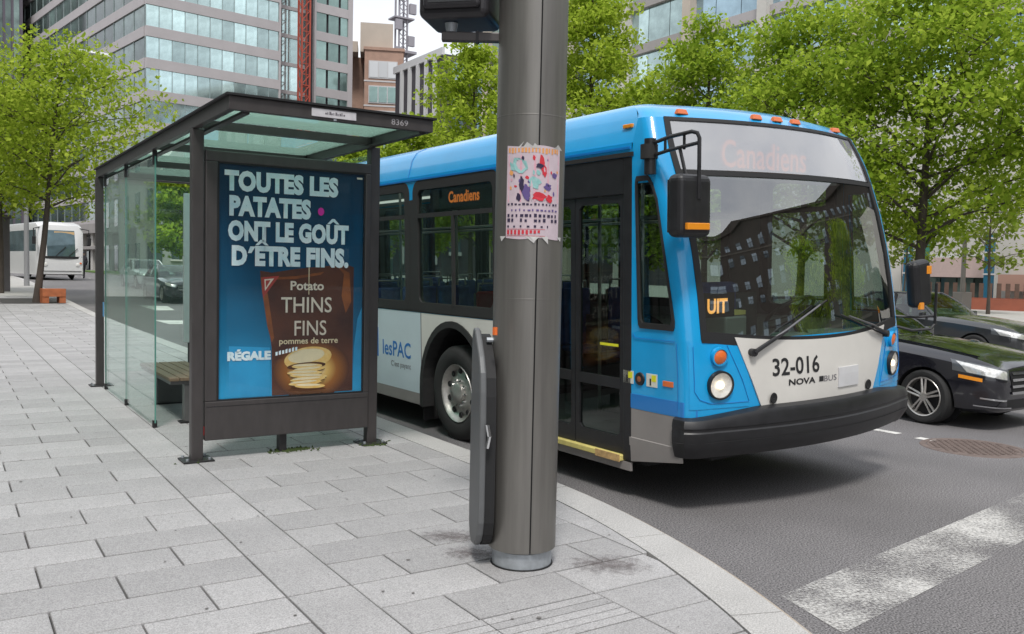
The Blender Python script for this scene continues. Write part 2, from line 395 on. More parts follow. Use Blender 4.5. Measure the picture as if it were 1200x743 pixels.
# dark tree-grate strip across the pavement and dirt stain near the pole
grate = mat('tree_grate', (.05, .047, .045), .85, var=.3, vscale=5)
mb = MB(); mb.grid([[(x, y, gz(y) + .1345) for x in (-1.5, 3.55)] for y in (33.2, 34.6, 36.2)]); mb.build('tree_pit', grate, pav)
gsheet('walk_beyond', plazam, -60, 3.59, 37.5, 160, .128, parent=pav)
stain = bpy.data.materials.new('dirt_stain'); stain.use_nodes = True; t = stain.node_tree; pb = t.nodes['Principled BSDF']
pb.inputs['Base Color'].default_value = (.10, .075, .075, 1); pb.inputs['Roughness'].default_value = .9
tcn = t.nodes.new('ShaderNodeTexCoord'); n1 = _n(t, 'ShaderNodeTexNoise', Scale=4.5, Detail=9.0, Roughness=.85)
gr = t.nodes.new('ShaderNodeTexGradient'); gr.gradient_type = 'SPHERICAL'; ma = t.nodes.new('ShaderNodeMath'); ma.operation = 'MULTIPLY'
mr = t.nodes.new('ShaderNodeMapRange'); mr.inputs[1].default_value = .36; mr.inputs[2].default_value = .50; mr.inputs[4].default_value = .5
t.links.new(tcn.outputs['Object'], n1.inputs['Vector']); t.links.new(tcn.outputs['Object'], gr.inputs['Vector'])
t.links.new(n1.outputs[0], ma.inputs[0]); a2 = t.nodes.new('ShaderNodeMath'); a2.operation = 'POWER'; a2.inputs[1].default_value = .3
t.links.new(gr.outputs[1], a2.inputs[0]); t.links.new(a2.outputs[0], ma.inputs[1]); t.links.new(ma.outputs[0], mr.inputs[0]); t.links.new(mr.outputs[0], pb.inputs['Alpha'])
for cx, cy, sx, sy in ((3.0, 3.6, .34, .26), (2.46, 4.12, .26, .2), (2.5, 4.45, .3, .2)):
    mb = MB(); mb.grid([[(x, y, 0) for x in (-1, 0, 1)] for y in (-1, 0, 1)]); o = mb.build('dirt_stain', stain, pav, loc=(cx, cy, .1335)); o.scale = (sx, sy, 1); o.rotation_euler = (0, 0, -.5)
# worn road markings
def wornmat(name, lo, hi, col=(.62, .61, .58)):
    m = bpy.data.materials.new(name); m.use_nodes = True; t = m.node_tree; pb = t.nodes['Principled BSDF']
    pb.inputs['Base Color'].default_value = col + (1,); pb.inputs['Roughness'].default_value = .75
    tcn = t.nodes.new('ShaderNodeTexCoord'); a = _n(t, 'ShaderNodeTexNoise', Scale=55.0, Detail=4.0, Roughness=.7); b = _n(t, 'ShaderNodeTexNoise', Scale=1.6, Detail=3.0)
    ad = t.nodes.new('ShaderNodeMath'); ad.operation = 'ADD'; t.links.new(tcn.outputs['Object'], a.inputs[0]); t.links.new(tcn.outputs['Object'], b.inputs[0])
    t.links.new(a.outputs[0], ad.inputs[0]); t.links.new(b.outputs[0], ad.inputs[1])
    mr = t.nodes.new('ShaderNodeMapRange'); mr.inputs[1].default_value = lo; mr.inputs[2].default_value = hi; t.links.new(ad.outputs[0], mr.inputs[0]); t.links.new(mr.outputs[0], pb.inputs['Alpha']); return m
worn = wornmat('worn_paint', .86, 1.22, (.60, .59, .57)); worn2 = wornmat('lane_paint', .62, .95, (.66, .65, .62))
def marking(name, m, pts, n=1):
    a, b, c_, d = [Vector(p) for p in pts]
    P = [[tuple(a.lerp(b, i / n)) + (0,) if False else (a.lerp(b, i / n).x, a.lerp(b, i / n).y, .004 + gz(a.lerp(b, i / n).y)) for i in range(n + 1)], [(d.lerp(c_, i / n).x, d.lerp(c_, i / n).y, .004 + gz(d.lerp(c_, i / n).y)) for i in range(n + 1)]]
    mb = MB(); mb.grid(P); return mb.build(name, m, road)
marking('stop_line', worn, [(3.735, 3.055), (14, 4.62), (14, 4.12), (3.60, 2.57)])
for y0, y1 in ((6.35, 5.70), (5.46, 4.75)): marking('lane_dash', worn2, [(8.72, y0), (8.84, y0), (8.84 + .04, y1), (8.72 + .04, y1)])
y = 9.0
while y < 90: marking('lane_dash', worn2, [(8.6, y + 1.2), (8.72, y + 1.2), (8.72, y), (8.6, y)], 2); y += 3.6
for x in (12.6, 16.2, 20.4):
    y = -8
    while y < 90: marking('lane_dash', worn2, [(x, y + 1.5), (x + .12, y + 1.5), (x + .12, y), (x, y)], 2); y += 4.5
# painted arrows and bars further up the street (seen through the shelter)
for (x, y, w_, l_) in ((6.0, 31.5, .9, 2.6), (5.2, 25.5, .8, 1.6), (5.4, 22.5, .5, 1.2)):
    marking('lane_arrow', worn2, [(x, y + l_), (x + w_, y + l_ * .8), (x + w_ * .8, y), (x + .1, y)], 3)
# grass strip of the far median (seen through the shelter)
grassm = mat('grass', (.09, .17, .025), .95, var=.35, vscale=1.5, speck=(30, .4))
mb = MB(); med = []
for y in np.linspace(56, 110, 14): med.append([(12.2 + (y - 56) * .02, y, gz(y) + .14), (22.5, y, gz(y) + .16)])
mb.sheet(med, (0, 0, -.2)); mb.build('median', grassm, None, kind='structure')
mb = MB(); rg = random.Random(3)
for i in range(2600):
    x = rg.uniform(12.3, 22); y = rg.uniform(56, 75); h = rg.uniform(.08, .25); a = rg.uniform(0, 6.28); d = .03
    z = gz(y) + .14; mb.add([(x - d * math.cos(a), y - d * math.sin(a), z), (x + d * math.cos(a), y + d * math.sin(a), z), (x + rg.uniform(-.05, .05), y, z + h)], [(0, 1, 2)])
mb.build('grass', leafA, None, kind='stuff')
# manhole cover -------------------------------------------------
iron = mat('manhole_iron', (.17, .13, .115), .7, metal=.2, var=.25, vscale=12, bump=.3)
mh = empty('manhole_cover', (8.80, 4.86, 0), 0, 'round rusty brown manhole cover in the road beside the dark sedan', 'manhole cover')
MB().lathe([(.0, .50), (.006, .495), (.007, .44), (.0, .435)], 48, 'z').build('ring', iron, mh, True)
mb = MB().lathe([(.001, .43), (.006, .425), (.006, .001)], 48, 'z')
mb.build('plate', iron, mh, True)
mb = MB()
for i in range(-9, 10):
    for j in range(-9, 10):
        x = i * .043; y = j * .043
        if x * x + y * y < .40 ** 2 and (i + j) % 2 == 0: mb.box(x - .017, x + .017, y - .017, y + .017, .005, .012)
mb.build('raised_studs', iron, mh, kind='stuff')

# gum spots and small stains on the stones
rg = random.Random(77); gum = mat('gum_spots', (.17, .16, .155), .8, var=.2, vscale=9); mb = MB()
for i in range(150):
    y = 2.4 + rg.random() ** 1.6 * 14; x = rg.uniform(.1, 3.5)
    if x > 2.9 and y < 4: continue
    r0 = rg.uniform(.003, .009) * (1 if rg.random() < .9 else 1.6)
    mb.add([(x + r0 * math.cos(t) * rg.uniform(.7, 1.3), y + r0 * math.sin(t) * rg.uniform(.7, 1.3), .1335) for t in np.linspace(0, 6.283, 9, endpoint=False)], [tuple(range(9))])
mb.build('gum_spots', gum, pav, kind='stuff')
# ================================================================== BUS SHELTER
SZ = .131
sh = empty('bus_shelter', (2.45, 9.6, SZ), 0, 'dark grey bus shelter with glass sides and a blue crisps advert at its end', 'bus shelter')
sh_inv = Matrix.Translation((-2.45, -9.6, -SZ))
def SB(name, m, x0, x1, y0, y1, z0, z1, par=sh, bevel=0, **k):
    return MB().box(x0 - 2.45, x1 - 2.45, y0 - 9.6, y1 - 9.6, z0 - SZ, z1 - SZ).build(name, m, par, bevel=bevel, **k)
posts = []
for (x, y, zt) in ((1.70, 7.2, 2.755), (1.68, 12.13, 2.755), (3.215, 7.23, 2.755), (3.20, 12.13, 2.755)):
    p = SB('post', alu, x - .045, x + .045, y - .04, y + .05, SZ, zt, bevel=.006); posts.append(p)
    b = SB('base_plate', aludk, x - .12, x + .12, y - .11, y + .11, SZ, SZ + .012, par=p, bevel=.003)
    for sx in (-.085, .085):
        for sy in (-.075, .085): MB().tube([(x + sx - 2.45, y + sy - 9.6, .012), (x + sx - 2.45, y + sy - 9.6, .03)], .012, 6).build('anchor_bolt', galv, p)
# roof: x 1.66..3.26, y 6.12..12.24
rx0, rx1, ry0, ry1, rz0, rz1 = 1.655, 3.215, 6.12, 12.24, 2.755, 2.85
f = SB('roof_fascia', alu, rx0, rx1, ry0, ry0 + .05, rz0, rz1, bevel=.004)
SB('roof_fascia', alu, rx0, rx1, ry1 - .05, ry1, rz0, rz1, bevel=.004)
SB('roof_fascia', alu, rx0, rx0 + .05, ry0 + .052, ry1 - .052, rz0, rz1, bevel=.004)
SB('roof_fascia', alu, rx1 - .05, rx1, ry0 + .052, ry1 - .052, rz0, rz1, bevel=.004)
mb = MB()
o_ = .022
for a in ((rx0 - o_, rx1 + o_, ry0 - o_, ry0 + .07), (rx0 - o_, rx1 + o_, ry1 - .07, ry1 + o_), (rx0 - o_, rx0 + .07, ry0 + .0705, ry1 - .0705), (rx1 - .07, rx1 + o_, ry0 + .0705, ry1 - .0705)):
    mb.box(a[0] - 2.45, a[1] - 2.45, a[2] - 9.6, a[3] - 9.6, rz1 + .001 - SZ, rz1 + .016 - SZ)
mb.build('roof_trim', darkgap, sh)
for yy in (7.2, 8.82, 10.45, 12.08): SB('roof_beam', alu, rx0 + .052, rx1 - .052, yy - .03, yy + .03, rz0 + .01, rz1 - .02)
for xx in (1.76, 3.12): SB('roof_rail', alu, xx, xx + .05, ry0 + .053, ry1 - .053, rz0 - .012, rz0 + .008)
for ya, yb in ((6.18, 7.165), (7.235, 8.785), (8.855, 10.415), (10.485, 12.045)):
    SB('roof_pane', g_roof, rx0 + .055, rx1 - .055, ya, yb, rz1 - .018, rz1 - .010)
signw = mat('label_white', (.62, .60, .62), .45, var=.08, vscale=20)
lab = SB('name_plate', signw, 2.235, 2.575, 6.112, 6.119, 2.774, 2.832, bevel=.002)
def shtext(n, b, sz, m, par, x, z, y=6.1105, **k):
    return text(n, b, sz, m, par, lambda a, c: (x + a - 2.45, y - 9.6, z + c - SZ), **k)
greyink = mat('grey_ink', (.16, .15, .17), .6)
paleink = mat('pale_vinyl', (.42, .40, .41), .5)
for i_, w_ in enumerate((.012, .007, .014, .01, .006, .013, .009, .012, .007, .011)): SB('lettering', greyink, 2.335 + i_ * .0155, 2.335 + i_ * .0155 + w_, 6.1105, 6.1115, 2.795, 2.807 + .005 * (i_ % 3), par=lab)
shtext('shelter_number', '8369', .062, paleink, sh, 2.93, 2.781, y=6.1185, sx=1.15)
SB('plate_clip', galv, 2.40, 2.42, 6.108, 6.1185, 2.755, 2.768)
# glass walls
for ya, yb in ((8.80, 10.335), (10.355, 11.79)):
    g = SB('glass_pane', g_shel, 1.694, 1.706, ya, yb, .175, 2.70)
    mb = MB()
    for yy in (ya, yb): mb.box(1.693 - 2.45, 1.707 - 2.45, yy - 9.6 - .003, yy - 9.6 + .003, .176 - SZ, 2.70 - SZ)
    mb.build('pane_edge', mat('glass_edge', (.12, .30, .25), .2), g)
for yy in (8.83, 10.345, 11.76):
    SB('glass_clamp', aludk, 1.68, 1.72, yy - .02, yy + .02, .131, .20, bevel=.004); SB('glass_clamp', aludk, 1.68, 1.72, yy - .02, yy + .02, 2.62, 2.76, bevel=.004)
SB('glass_pane', g_shel, 1.735, 3.15, 12.124, 12.136, .30, 2.70)
for ya, yb in ((7.35, 8.9), (8.92, 10.45), (10.47, 12.05)): SB('glass_pane', g_shel, 3.194, 3.206, ya, yb, .30, 2.70)
sticker = mat('blue_sticker', (.10, .35, .62), .5)
SB('sticker', sticker, 1.69, 1.693, 11.86, 11.95, 1.02, 1.20)
# ad box ---------------------------------------------------------------
ax0, ax1, az0, az1, ay0, ay1 = 1.758, 3.165, .285, 2.60, 7.165, 7.335
ad = empty('advert_panel', (0, 0, 0)); ad.parent = sh
mb = MB()
for a in ((ax0, ax1, az1 - .085, az1), (ax0, ax1, az0, .60), (ax0, ax0 + .095, .6005, az1 - .0855), (ax1 - .05, ax1, .6005, az1 - .0855)):
    mb.box(a[0] - 2.45, a[1] - 2.45, ay0 - 9.6, ay1 - 9.6, a[2] - SZ, a[3] - SZ)
mb.build('frame', alu, ad, bevel=.008)
SB('back_plate', alu, ax0 + .09, ax1 - .045, ay1 - .02, ay1 - .004, .59, az1 - .08, par=ad)
mb = MB()
px0, px1, pz0, pz1 = 1.853, 3.115, .60, 2.515
for a in ((px0, px1, pz1 - .012, pz1), (px0, px1, pz0, pz0 + .012), (px0, px0 + .012, pz0 + .0125, pz1 - .0125), (px1 - .012, px1, pz0 + .0125, pz1 - .0125)):
    mb.box(a[0] - 2.45, a[1] - 2.45, ay0 - 9.6 + .004, ay0 - 9.6 + .03, a[2] - SZ, a[3] - SZ)
mb.build('gasket', darkgap, ad)
SB('kick_line', aludk, ax0 + .01, ax1 - .01, ay0 - .002, ay0 - .0005, .555, .560, par=ad)
# printed poster: blue ground is print
pm = bpy.data.materials.new('poster_print'); pm.use_nodes = True; t = pm.node_tree; pb = t.nodes['Principled BSDF']; pb.inputs['Roughness'].default_value = .35; pb.inputs['Specular IOR Level'].default_value = .25
tcn = t.nodes.new('ShaderNodeTexCoord'); sp = t.nodes.new('ShaderNodeSeparateXYZ'); t.links.new(tcn.outputs['Generated'], sp.inputs[0])
r = t.nodes.new('ShaderNodeValToRGB'); cr_ = r.color_ramp; cr_.elements[0].position = 0; cr_.elements[0].color = (.035, .36, .66, 1); cr_.elements[1].position = 1; cr_.elements[1].color = (.012, .045, .085, 1)
e = cr_.elements.new(.28); e.color = (.014, .16, .31, 1); e = cr_.elements.new(.46); e.color = (.010, .085, .17, 1); e = cr_.elements.new(.75); e.color = (.008, .055, .115, 1)
nn = _n(t, 'ShaderNodeTexNoise', Scale=2.4, Detail=3.0); mpn = t.nodes.new('ShaderNodeMapping'); mpn.inputs['Rotation'].default_value = (0, .6, 0); mpn.inputs['Scale'].default_value = (.5, 1, 2.2)
t.links.new(tcn.outputs['Generated'], mpn.inputs[0]); t.links.new(mpn.outputs[0], nn.inputs[0])
ad_ = t.nodes.new('ShaderNodeMath'); ad_.operation = 'MULTIPLY_ADD'; ad_.inputs[1].default_value = .22; t.links.new(nn.outputs[0], ad_.inputs[0]); t.links.new(sp.outputs[2], ad_.inputs[2])
sb = t.nodes.new('ShaderNodeMath'); sb.operation = 'SUBTRACT'; sb.inputs[1].default_value = .11; t.links.new(ad_.outputs[0], sb.inputs[0]); t.links.new(sb.outputs[0], r.inputs[0]); t.links.new(r.outputs[0], pb.inputs['Base Color'])
PY = ay0 + .022
post = SB('poster', pm, px0 + .01, px1 - .01, PY, PY + .004, pz0 + .01, pz1 - .01, par=ad)
def fp(x, z, k=0): return (x - 2.45, PY - .0012 * (k + 1) - 9.6, z - SZ)
def flat(name, m, pts, k=0):
    mb = MB(); mb.add([fp(x, z, k) for x, z in pts], [tuple(range(len(pts)))]); me = mb.mesh(name, m)
    o = bpy.data.objects.new(name, me); COL.objects.link(o); o.parent = ad; return o
def ell(cx, cz, rx, rz, n=28, rot=0, a0=0, a1=6.2832):
    return [(cx + rx * math.cos(a) * math.cos(rot) - rz * math.sin(a) * math.sin(rot), cz + rx * math.cos(a) * math.sin(rot) + rz * math.sin(a) * math.cos(rot)) for a in np.linspace(a0, a1, n, endpoint=a1 < 6.28)]
silver = mat('print_silver', (.58, .80, .88), .4, col2=(.88, .95, .96), vscale=9)
brown = mat('print_brown', (.055, .022, .018), .4, col2=(.13, .045, .025), vscale=3)
brownlt = mat('print_copper', (.38, .12, .035), .4, col2=(.16, .05, .02), vscale=5)
cream = mat('print_cream', (.80, .72, .60), .4)
gold = mat('print_gold', (.85, .50, .11), .4, col2=(.95, .74, .34), vscale=11)
goldlt = mat('print_gold_pale', (.88, .76, .50), .4, var=.06, vscale=12)
goldglow = mat('print_glow', (.50, .25, .08), .4, col2=(.30, .11, .035), vscale=4)
bluelt = mat('print_blue_light', (.03, .38, .70), .4, col2=(.02, .26, .52), vscale=2)
def ptx(n, b, sz, m, x, z, k=3, **kw): return text(n, b, sz, m, ad, lambda a, c: fp(x + a, z + c, k), **kw)
for b, x, z, w_ in (('TOUTES LES', 1.915, 2.305, .96), ('PATATES', 1.945, 2.105, .68), ('ONT LE GOÛT', 1.94, 1.905, 1.03), ("D´ÊTRE FINS.", 1.965, 1.705, 1.00)):
    o = ptx('headline', b.replace('Û', 'U').replace('Ê', 'E'), .205, silver, x, z, align='LEFT', bold=.0125, sx=.80, k=5, space=1.06)
    xs = [v.co.x for v in o.data.vertices]; k = w_ / (max(xs) - min(xs)); x0 = min(xs)
    for full_, pre, post_ in (('GOÛT', 'ONT LE GO', 'ONT LE GOU'), ('ÊTRE', 'D´', 'D´E')):
        if full_ in b:
            def wid(q_): vs_ = [v.co.x for v in textmesh(q_, .205, .0125, .80, 'LEFT', 0, 1.06).vertices]; return max(vs_)
            cx_ = x + (wid(pre) + wid(post_)) / 2 * k + .012; zz = z + .158
            flat('headline', silver, [(cx_ - .055, zz), (cx_ - .012, zz + .045), (cx_ + .012, zz + .045), (cx_ + .055, zz), (cx_ + .028, zz), (cx_, zz + .022), (cx_ - .028, zz)], 5)
    for v in o.data.vertices: v.co.x = x0 + (v.co.x - x0) * k
magenta = mat('magenta_dot', (.75, .03, .40), .5)
flat('print_dot', magenta, ell(2.715, 2.165, .028, .034, 14), 5)
# chip bag
bag = [(2.305, .615), (2.30, 1.02), (2.285, 1.12), (2.245, 1.45), (2.205, 1.58), (2.20, 1.655), (2.30, 1.64), (2.5, 1.675), (2.72, 1.70), (2.95, 1.72), (3.02, 1.70), (3.02, .62)]
flat('pack_print', brown, bag, 0)
flat('pack_print', bluelt, [(3.025, .615), (3.10, .615), (3.10, 1.35), (3.06, 1.25), (3.03, 1.0)], 0)
flat('pack_print', bluelt, [(1.95, .615), (2.29, .615), (2.285, 1.02), (1.95, 1.04)], 0)
flat('pack_print', brownlt, [(2.205, 1.60), (2.24, 1.60), (2.275, 1.4), (2.32, 1.1), (2.30, 1.06), (2.262, 1.2), (2.215, 1.50)], 1)
flat('pack_print', brownlt, [(2.30, 1.60), (2.5, 1.615), (2.75, 1.655), (2.72, 1.63), (2.5, 1.59), (2.34, 1.585)], 1)
flat('pack_print', brownlt, [(2.86, 1.71), (2.93, 1.64), (2.91, 1.45), (2.95, 1.3), (3.0, 1.4), (2.98, 1.65)], 1)
flat('pack_print', mat('print_red', (.42, .06, .05), .4), [(2.215, 1.60), (2.36, 1.615), (2.225, 1.43)], 2)
flat('pack_print', cream, [(2.235, 1.585), (2.315, 1.593), (2.24, 1.49)], 3)
flat('pack_print', MATS['print_red'], [(2.245, 1.575), (2.285, 1.579), (2.247, 1.515)], 4)
ptx('pack_lettering', 'Potato', .105, cream, 2.60, 1.50, bold=.0025, sx=1.05)
ptx('pack_lettering', 'THINS', .185, cream, 2.60, 1.31, bold=.0015, sx=.86)
ptx('pack_lettering', 'FINS', .18, cream, 2.63, 1.115, bold=.001, sx=.84)
ptx('pack_lettering', 'pommes de terre', .072, goldlt, 2.62, 1.045, bold=.001, sx=1.02)
flat('print_seam', goldlt, [(2.612, 1.74), (2.618, 1.74), (2.618, 1.46), (2.612, 1.46)], 4)
ptx('print_slogan', 'RÉGALE', .092, silver, 1.935, .925, align='LEFT', bold=.006, sx=1.1, k=4)
for i_ in range(7): flat('print_slogan', silver, [(2.325 + i_ * .028, .952 + i_ * .006), (2.343 + i_ * .028, .955 + i_ * .006), (2.343 + i_ * .028, .985 + i_ * .006 + .006 * (i_ % 2)), (2.325 + i_ * .028, .982 + i_ * .006)], 21)
gm = bpy.data.materials.new('print_radiance'); gm.use_nodes = True; t = gm.node_tree; pb = t.nodes['Principled BSDF']; pb.inputs['Roughness'].default_value = .4
tcn = t.nodes.new('ShaderNodeTexCoord'); mpn = t.nodes.new('ShaderNodeMapping'); mpn.inputs['Location'].default_value = (-.5 * 2, 0, -.5 * 2); mpn.inputs['Scale'].default_value = (2, 0, 2)
gr_ = t.nodes.new('ShaderNodeTexGradient'); gr_.gradient_type = 'SPHERICAL'; r = t.nodes.new('ShaderNodeValToRGB'); r.color_ramp.elements[0].color = (.085, .03, .02, 1); r.color_ramp.elements[1].color = (1, .93, .70, 1)
e = r.color_ramp.elements.new(.35); e.color = (.38, .14, .03, 1); e = r.color_ramp.elements.new(.6); e.color = (.85, .55, .16, 1)
t.links.new(tcn.outputs['Generated'], mpn.inputs[0]); t.links.new(mpn.outputs[0], gr_.inputs[0]); t.links.new(gr_.outputs[0], r.inputs[0]); t.links.new(r.outputs[0], pb.inputs['Base Color'])
flat('print_glow', gm, ell(2.65, .82, .34, .205 + .05, 40), 1)
for i in range(0):
    a = -.9 + i * .27 + .08 * math.sin(i * 7); r1 = .30 + .05 * math.sin(i * 3.3); flat('print_ray', gold, [(2.63 + .2 * math.cos(a), .77 + .13 * math.sin(a)), (2.63 + r1 * math.cos(a + .02), .77 + r1 * .72 * math.sin(a + .02)), (2.63 + .2 * math.cos(a + .07), .77 + .13 * math.sin(a + .07))], 2)
flat('print_bun', gold, ell(2.615, .92, .21, .095, rot=.12), 3); flat('print_bun', goldlt, ell(2.60, .94, .16, .058, rot=.12), 4)
dk = mat('print_shade', (.10, .035, .012), .5)
flat('print_crisp', dk, ell(2.60, .855, .17, .030, rot=.05), 5)
for i in range(7):
    z = .865 - i * .028; wd = .165 - .010 * abs(i - 3); sh_ = .022 * math.sin(i * 2.3)
    flat('print_crisp', dk, ell(2.605 + sh_, z - .020, wd * .97, .020, rot=.06 * math.sin(i * 1.7)), 5.5 + 2 * i)
    flat('print_crisp', gold, ell(2.605 + sh_, z - .012, wd, .021, rot=.06 * math.sin(i * 1.7)), 6 + 2 * i)
    flat('print_crisp', goldlt, ell(2.59 + sh_, z - .003, wd * .80, .010, rot=.06 * math.sin(i * 1.7)), 7 + 2 * i)
flat('print_crisp', dk, ell(2.60, .655, .17, .010), 20)
flat('print_label', cream, [(3.04, 2.462), (3.09, 2.462), (3.09, 2.478), (3.04, 2.478)], 1)
g_poster = glass('poster_glass', (.97, .98, .98), .012)
SB('poster_glass', g_poster, px0 + .012, px1 - .012, ay0 - .001, ay0 + .003, pz0 + .0125, pz1 - .0125, par=ad)
SB('centre_foot', aludk, 2.385, 2.445, 7.22, 7.30, SZ, .2845)
SB('hinge_sticker', mat('red_sticker', (.5, .05, .05), .5), 1.751, 1.757, 7.18, 7.24, .33, .40)
# information panel, white, by the far right post
wp = mat('white_panel', (.72, .72, .72), .45, var=.05, vscale=6)
inf = SB('timetable_panel', wp, 2.68, 2.86, 12.04, 12.09, .66, 2.62, bevel=.006)
SB('panel_bracket', aludk, 2.74, 2.80, 12.045, 12.085, .131, .658)
# moss in the joints at the feet
mossm = mat('moss', (.05, .075, .02), .95, var=.4, vscale=30, bump=.8)
rg = random.Random(9); mb = MB()
for cx, cy, n, sx, sy in ((2.50, 7.24, 210, .18, .07), (3.22, 7.16, 120, .11, .07), (3.30, 7.28, 60, .05, .04), (1.70, 7.13, 40, .12, .05)):
    for i in range(n):
        x = cx + rg.gauss(0, sx * .5); y = cy + rg.gauss(0, sy * .5); h = rg.uniform(.006, .022); d = rg.uniform(.006, .014)
        mb.add([(x - d, y, .130), (x + d, y - d, .130), (x, y + d, .130), (x, y, .130 + h)], [(0, 1, 3), (1, 2, 3), (2, 0, 3)])
mb.build('moss', mossm, None, kind='stuff')
# bench in the shelter
be = empty('bench', (2.1, 9.6, SZ), 0, 'bench with slatted wooden seat on a grey metal base inside the shelter', 'bench')
wood = mat('bench_wood', (.17, .125, .08), .6, var=.2, vscale=6, stretch=(8, 1, 1))
bsm = mat('bench_metal', (.13, .13, .13), .45, metal=.4, var=.08, vscale=8)
for i in range(5): bx('seat_slat', wood, be, -.245 + i * .1, -.155 + i * .1, -.68, .85, .42, .452, bevel=.004)
bx('seat_frame', bsm, be, -.235, .235, -.66, .83, .385, .4195, bevel=.004)
for yy in (-.60, .72): bx('leg', bsm, be, -.10, .24, yy - .05, yy + .05, .012, .3848, bevel=.004); bx('foot', aludk, be, -.14, .28, yy - .07, yy + .07, 0, .0115)
# ================================================================== SIGNAL POLE
po = empty('signal_pole', (2.62, 3.88, .131), 0, 'thick round grey metal signal pole standing in front of the bus', 'pole')
PR = .181
mb = MB(); prof = [(.095, PR), (4.6, PR)]
mb.lathe(prof, 64, 'z', a0=R_(-109), a1=R_(-109 + 357.5)); mb.build('shaft', polem, po, True)
MB().lathe([(.095, PR - .014), (4.6, PR - .014)], 48, 'z').build('seam', darkgap, po, True)
MB().lathe([(.0, PR - .02), (.085, PR - .022), (.09, PR - .03), (.097, PR - .03)], 48, 'z').build('collar', galv, po, True)
MB().lathe([(.0, PR - .012), (.006, PR - .014), (.006, .02)], 32, 'z').build('base_shadow_gap', darkgap, po, True)
for z in (1.42, 2.36): MB().lathe([(z, PR + .0002), (z + .004, PR + .0012), (z + .008, PR + .0002)], 64, 'z', a0=R_(-108), a1=R_(248)).build('shell_joint', polem, po, True)
# equipment cover clamped to the side of the pole (seen edge-on)
left = Vector((-.8386, .5443, 0)); back = Vector((.5443, .8386, 0)).normalized()
def pl(a, b, z): v = left * a + back * b; return (v.x, v.y, z)
cab = empty('sign_cover', (0, 0, 0)); cab.parent = po
coverm = mat('cover_grey', (.14, .145, .15), .5, metal=.3, var=.08, vscale=6)
prof = [(-.21, 1.04), (-.245, .94), (-.26, .80), (-.26, .34), (-.25, .26), (-.20, .19), (-.13, .145), (-.02, .11), (.14, .10), (.25, .13), (.30, .2), (.31, .30), (.31, 1.10), (.29, 1.22), (.24, 1.26), (.15, 1.25), (0, 1.18), (-.12, 1.12)]
# panel is a round-cornered slab lying in the back/vertical plane, a few cm thick
ang = R_(12); bb = (back * math.cos(ang) + left * math.sin(ang)); nn_ = (left * math.cos(ang) - back * math.sin(ang))
def q(b, z, o): v = nn_ * (.205 + o) + bb * (b * .52 - .02); return (v.x, v.y, z)
MB().prism(prof, lambda p: q(p[0], p[1], .066), lambda p: q(p[0], p[1], .03)).build('cover', coverm, cab, bevel=.012, seg=3)
MB().prism([(b * .9, .12 + (z - .12) * .97) for b, z in prof], lambda p: q(p[0], p[1], .029), lambda p: q(p[0], p[1], -.022)).build('backing', darkgap, cab)
mb = MB()
for z in (.35, .8, 1.2): mb.tube([q(.05, z, .01), q(.05, z, -.05)], .014, 8)
mb.build('bracket', galv, cab)
mb = MB(); mb.tube([q(-.31, .78, .03), q(-.32, .72, .02), q(-.31, .66, .03)], .011, 6); mb.build('padlock', chrome, cab)
MB().tube([q(-.3, 1.24, .0), q(-.3, 1.28, .0)], .014, 6).build('bolt', orangelens, cab)
# pedestrian signal on a short arm to the left, top of frame
sg = empty('pedestrian_signal', (2.62, 3.88, 0), 0, 'black pedestrian signal head on a short arm at the top of the grey pole', 'traffic signal')
def sp_(a, b, z): v = left * a + back * b; return (v.x, v.y, z)
sgm = mat('signal_black', (.03, .028, .032), .4, metal=.2, var=.15, vscale=10)
T = Matrix((left, back, Vector((0, 0, 1)))).transposed().to_4x4()
MB().box(.175, .48, -.02, .03, 2.895, 2.94, T=T).build('arm', alu, sg, bevel=.004)
MB().box(.285, .300, -.024, .034, 2.89, 2.945, T=T).build('arm_clamp', aludk, sg)
MB().tube([sp_(.43, 0, 2.94), sp_(.43, 0, 2.985)], [.028, .036], 12).build('swivel', galv, sg, True)
T2 = T @ Matrix.Rotation(R_(12), 4, 'Z')
MB().box(.20, .57, -.20, .13, 2.99, 3.42, T=T2).build('housing', sgm, sg, bevel=.035, seg=4)
MB().box(.235, .535, -.232, -.195, 3.03, 3.38, T=T2).build('bezel', sgm, sg, bevel=.03, seg=4)
MB().box(.262, .508, -.2345, -.2325, 3.055, 3.355, T=T2).build('lens', mat('signal_lens', (.06, .062, .066), .25), sg, bevel=.001)
# gig flyer taped round the pole
fl = empty('flyer', (2.62, 3.88, 0), 0, 'torn concert flyer with pink and teal print taped to the grey pole', 'flyer')
cd = math.atan2(-3.88, -2.62)       # towards the camera
def fpt(a, z, o=0):                  # a metres to the right around the pole
    t = cd + .02 + (a / PR); r = PR + .003 + o; return (r * math.cos(t), r * math.sin(t), z)
FW = .30; fz0, fz1 = 1.865, 2.335
paper = mat('flyer_paper', (.58, .48, .53), .8, var=.06, vscale=25)
mb = MB(); mb.grid([[fpt(a, z + .004 * math.sin(a * 30)) for a in np.linspace(-.13, .17, 15)] for z in np.linspace(fz0, fz1, 5)]); mb.build('paper', paper, fl, True)
def fpatch(name, m, a0, a1, z0, z1, k, n=5):
    mb = MB(); mb.grid([[fpt(a, z, .0008 * k) for a in np.linspace(a0, a1, n)] for z in (z0, z1)]); return mb.build(name, m, fl, True)
pinkp = mat('print_pink', (.70, .30, .38), .7, col2=(.62, .50, .56), vscale=40)
teal = mat('print_teal', (.20, .48, .46), .7, col2=(.35, .55, .55), vscale=50)
redp = mat('print_scarlet', (.60, .03, .05), .7); inkp = mat('print_ink', (.03, .02, .06), .7); orp = mat('print_orange', (.75, .35, .12), .7)
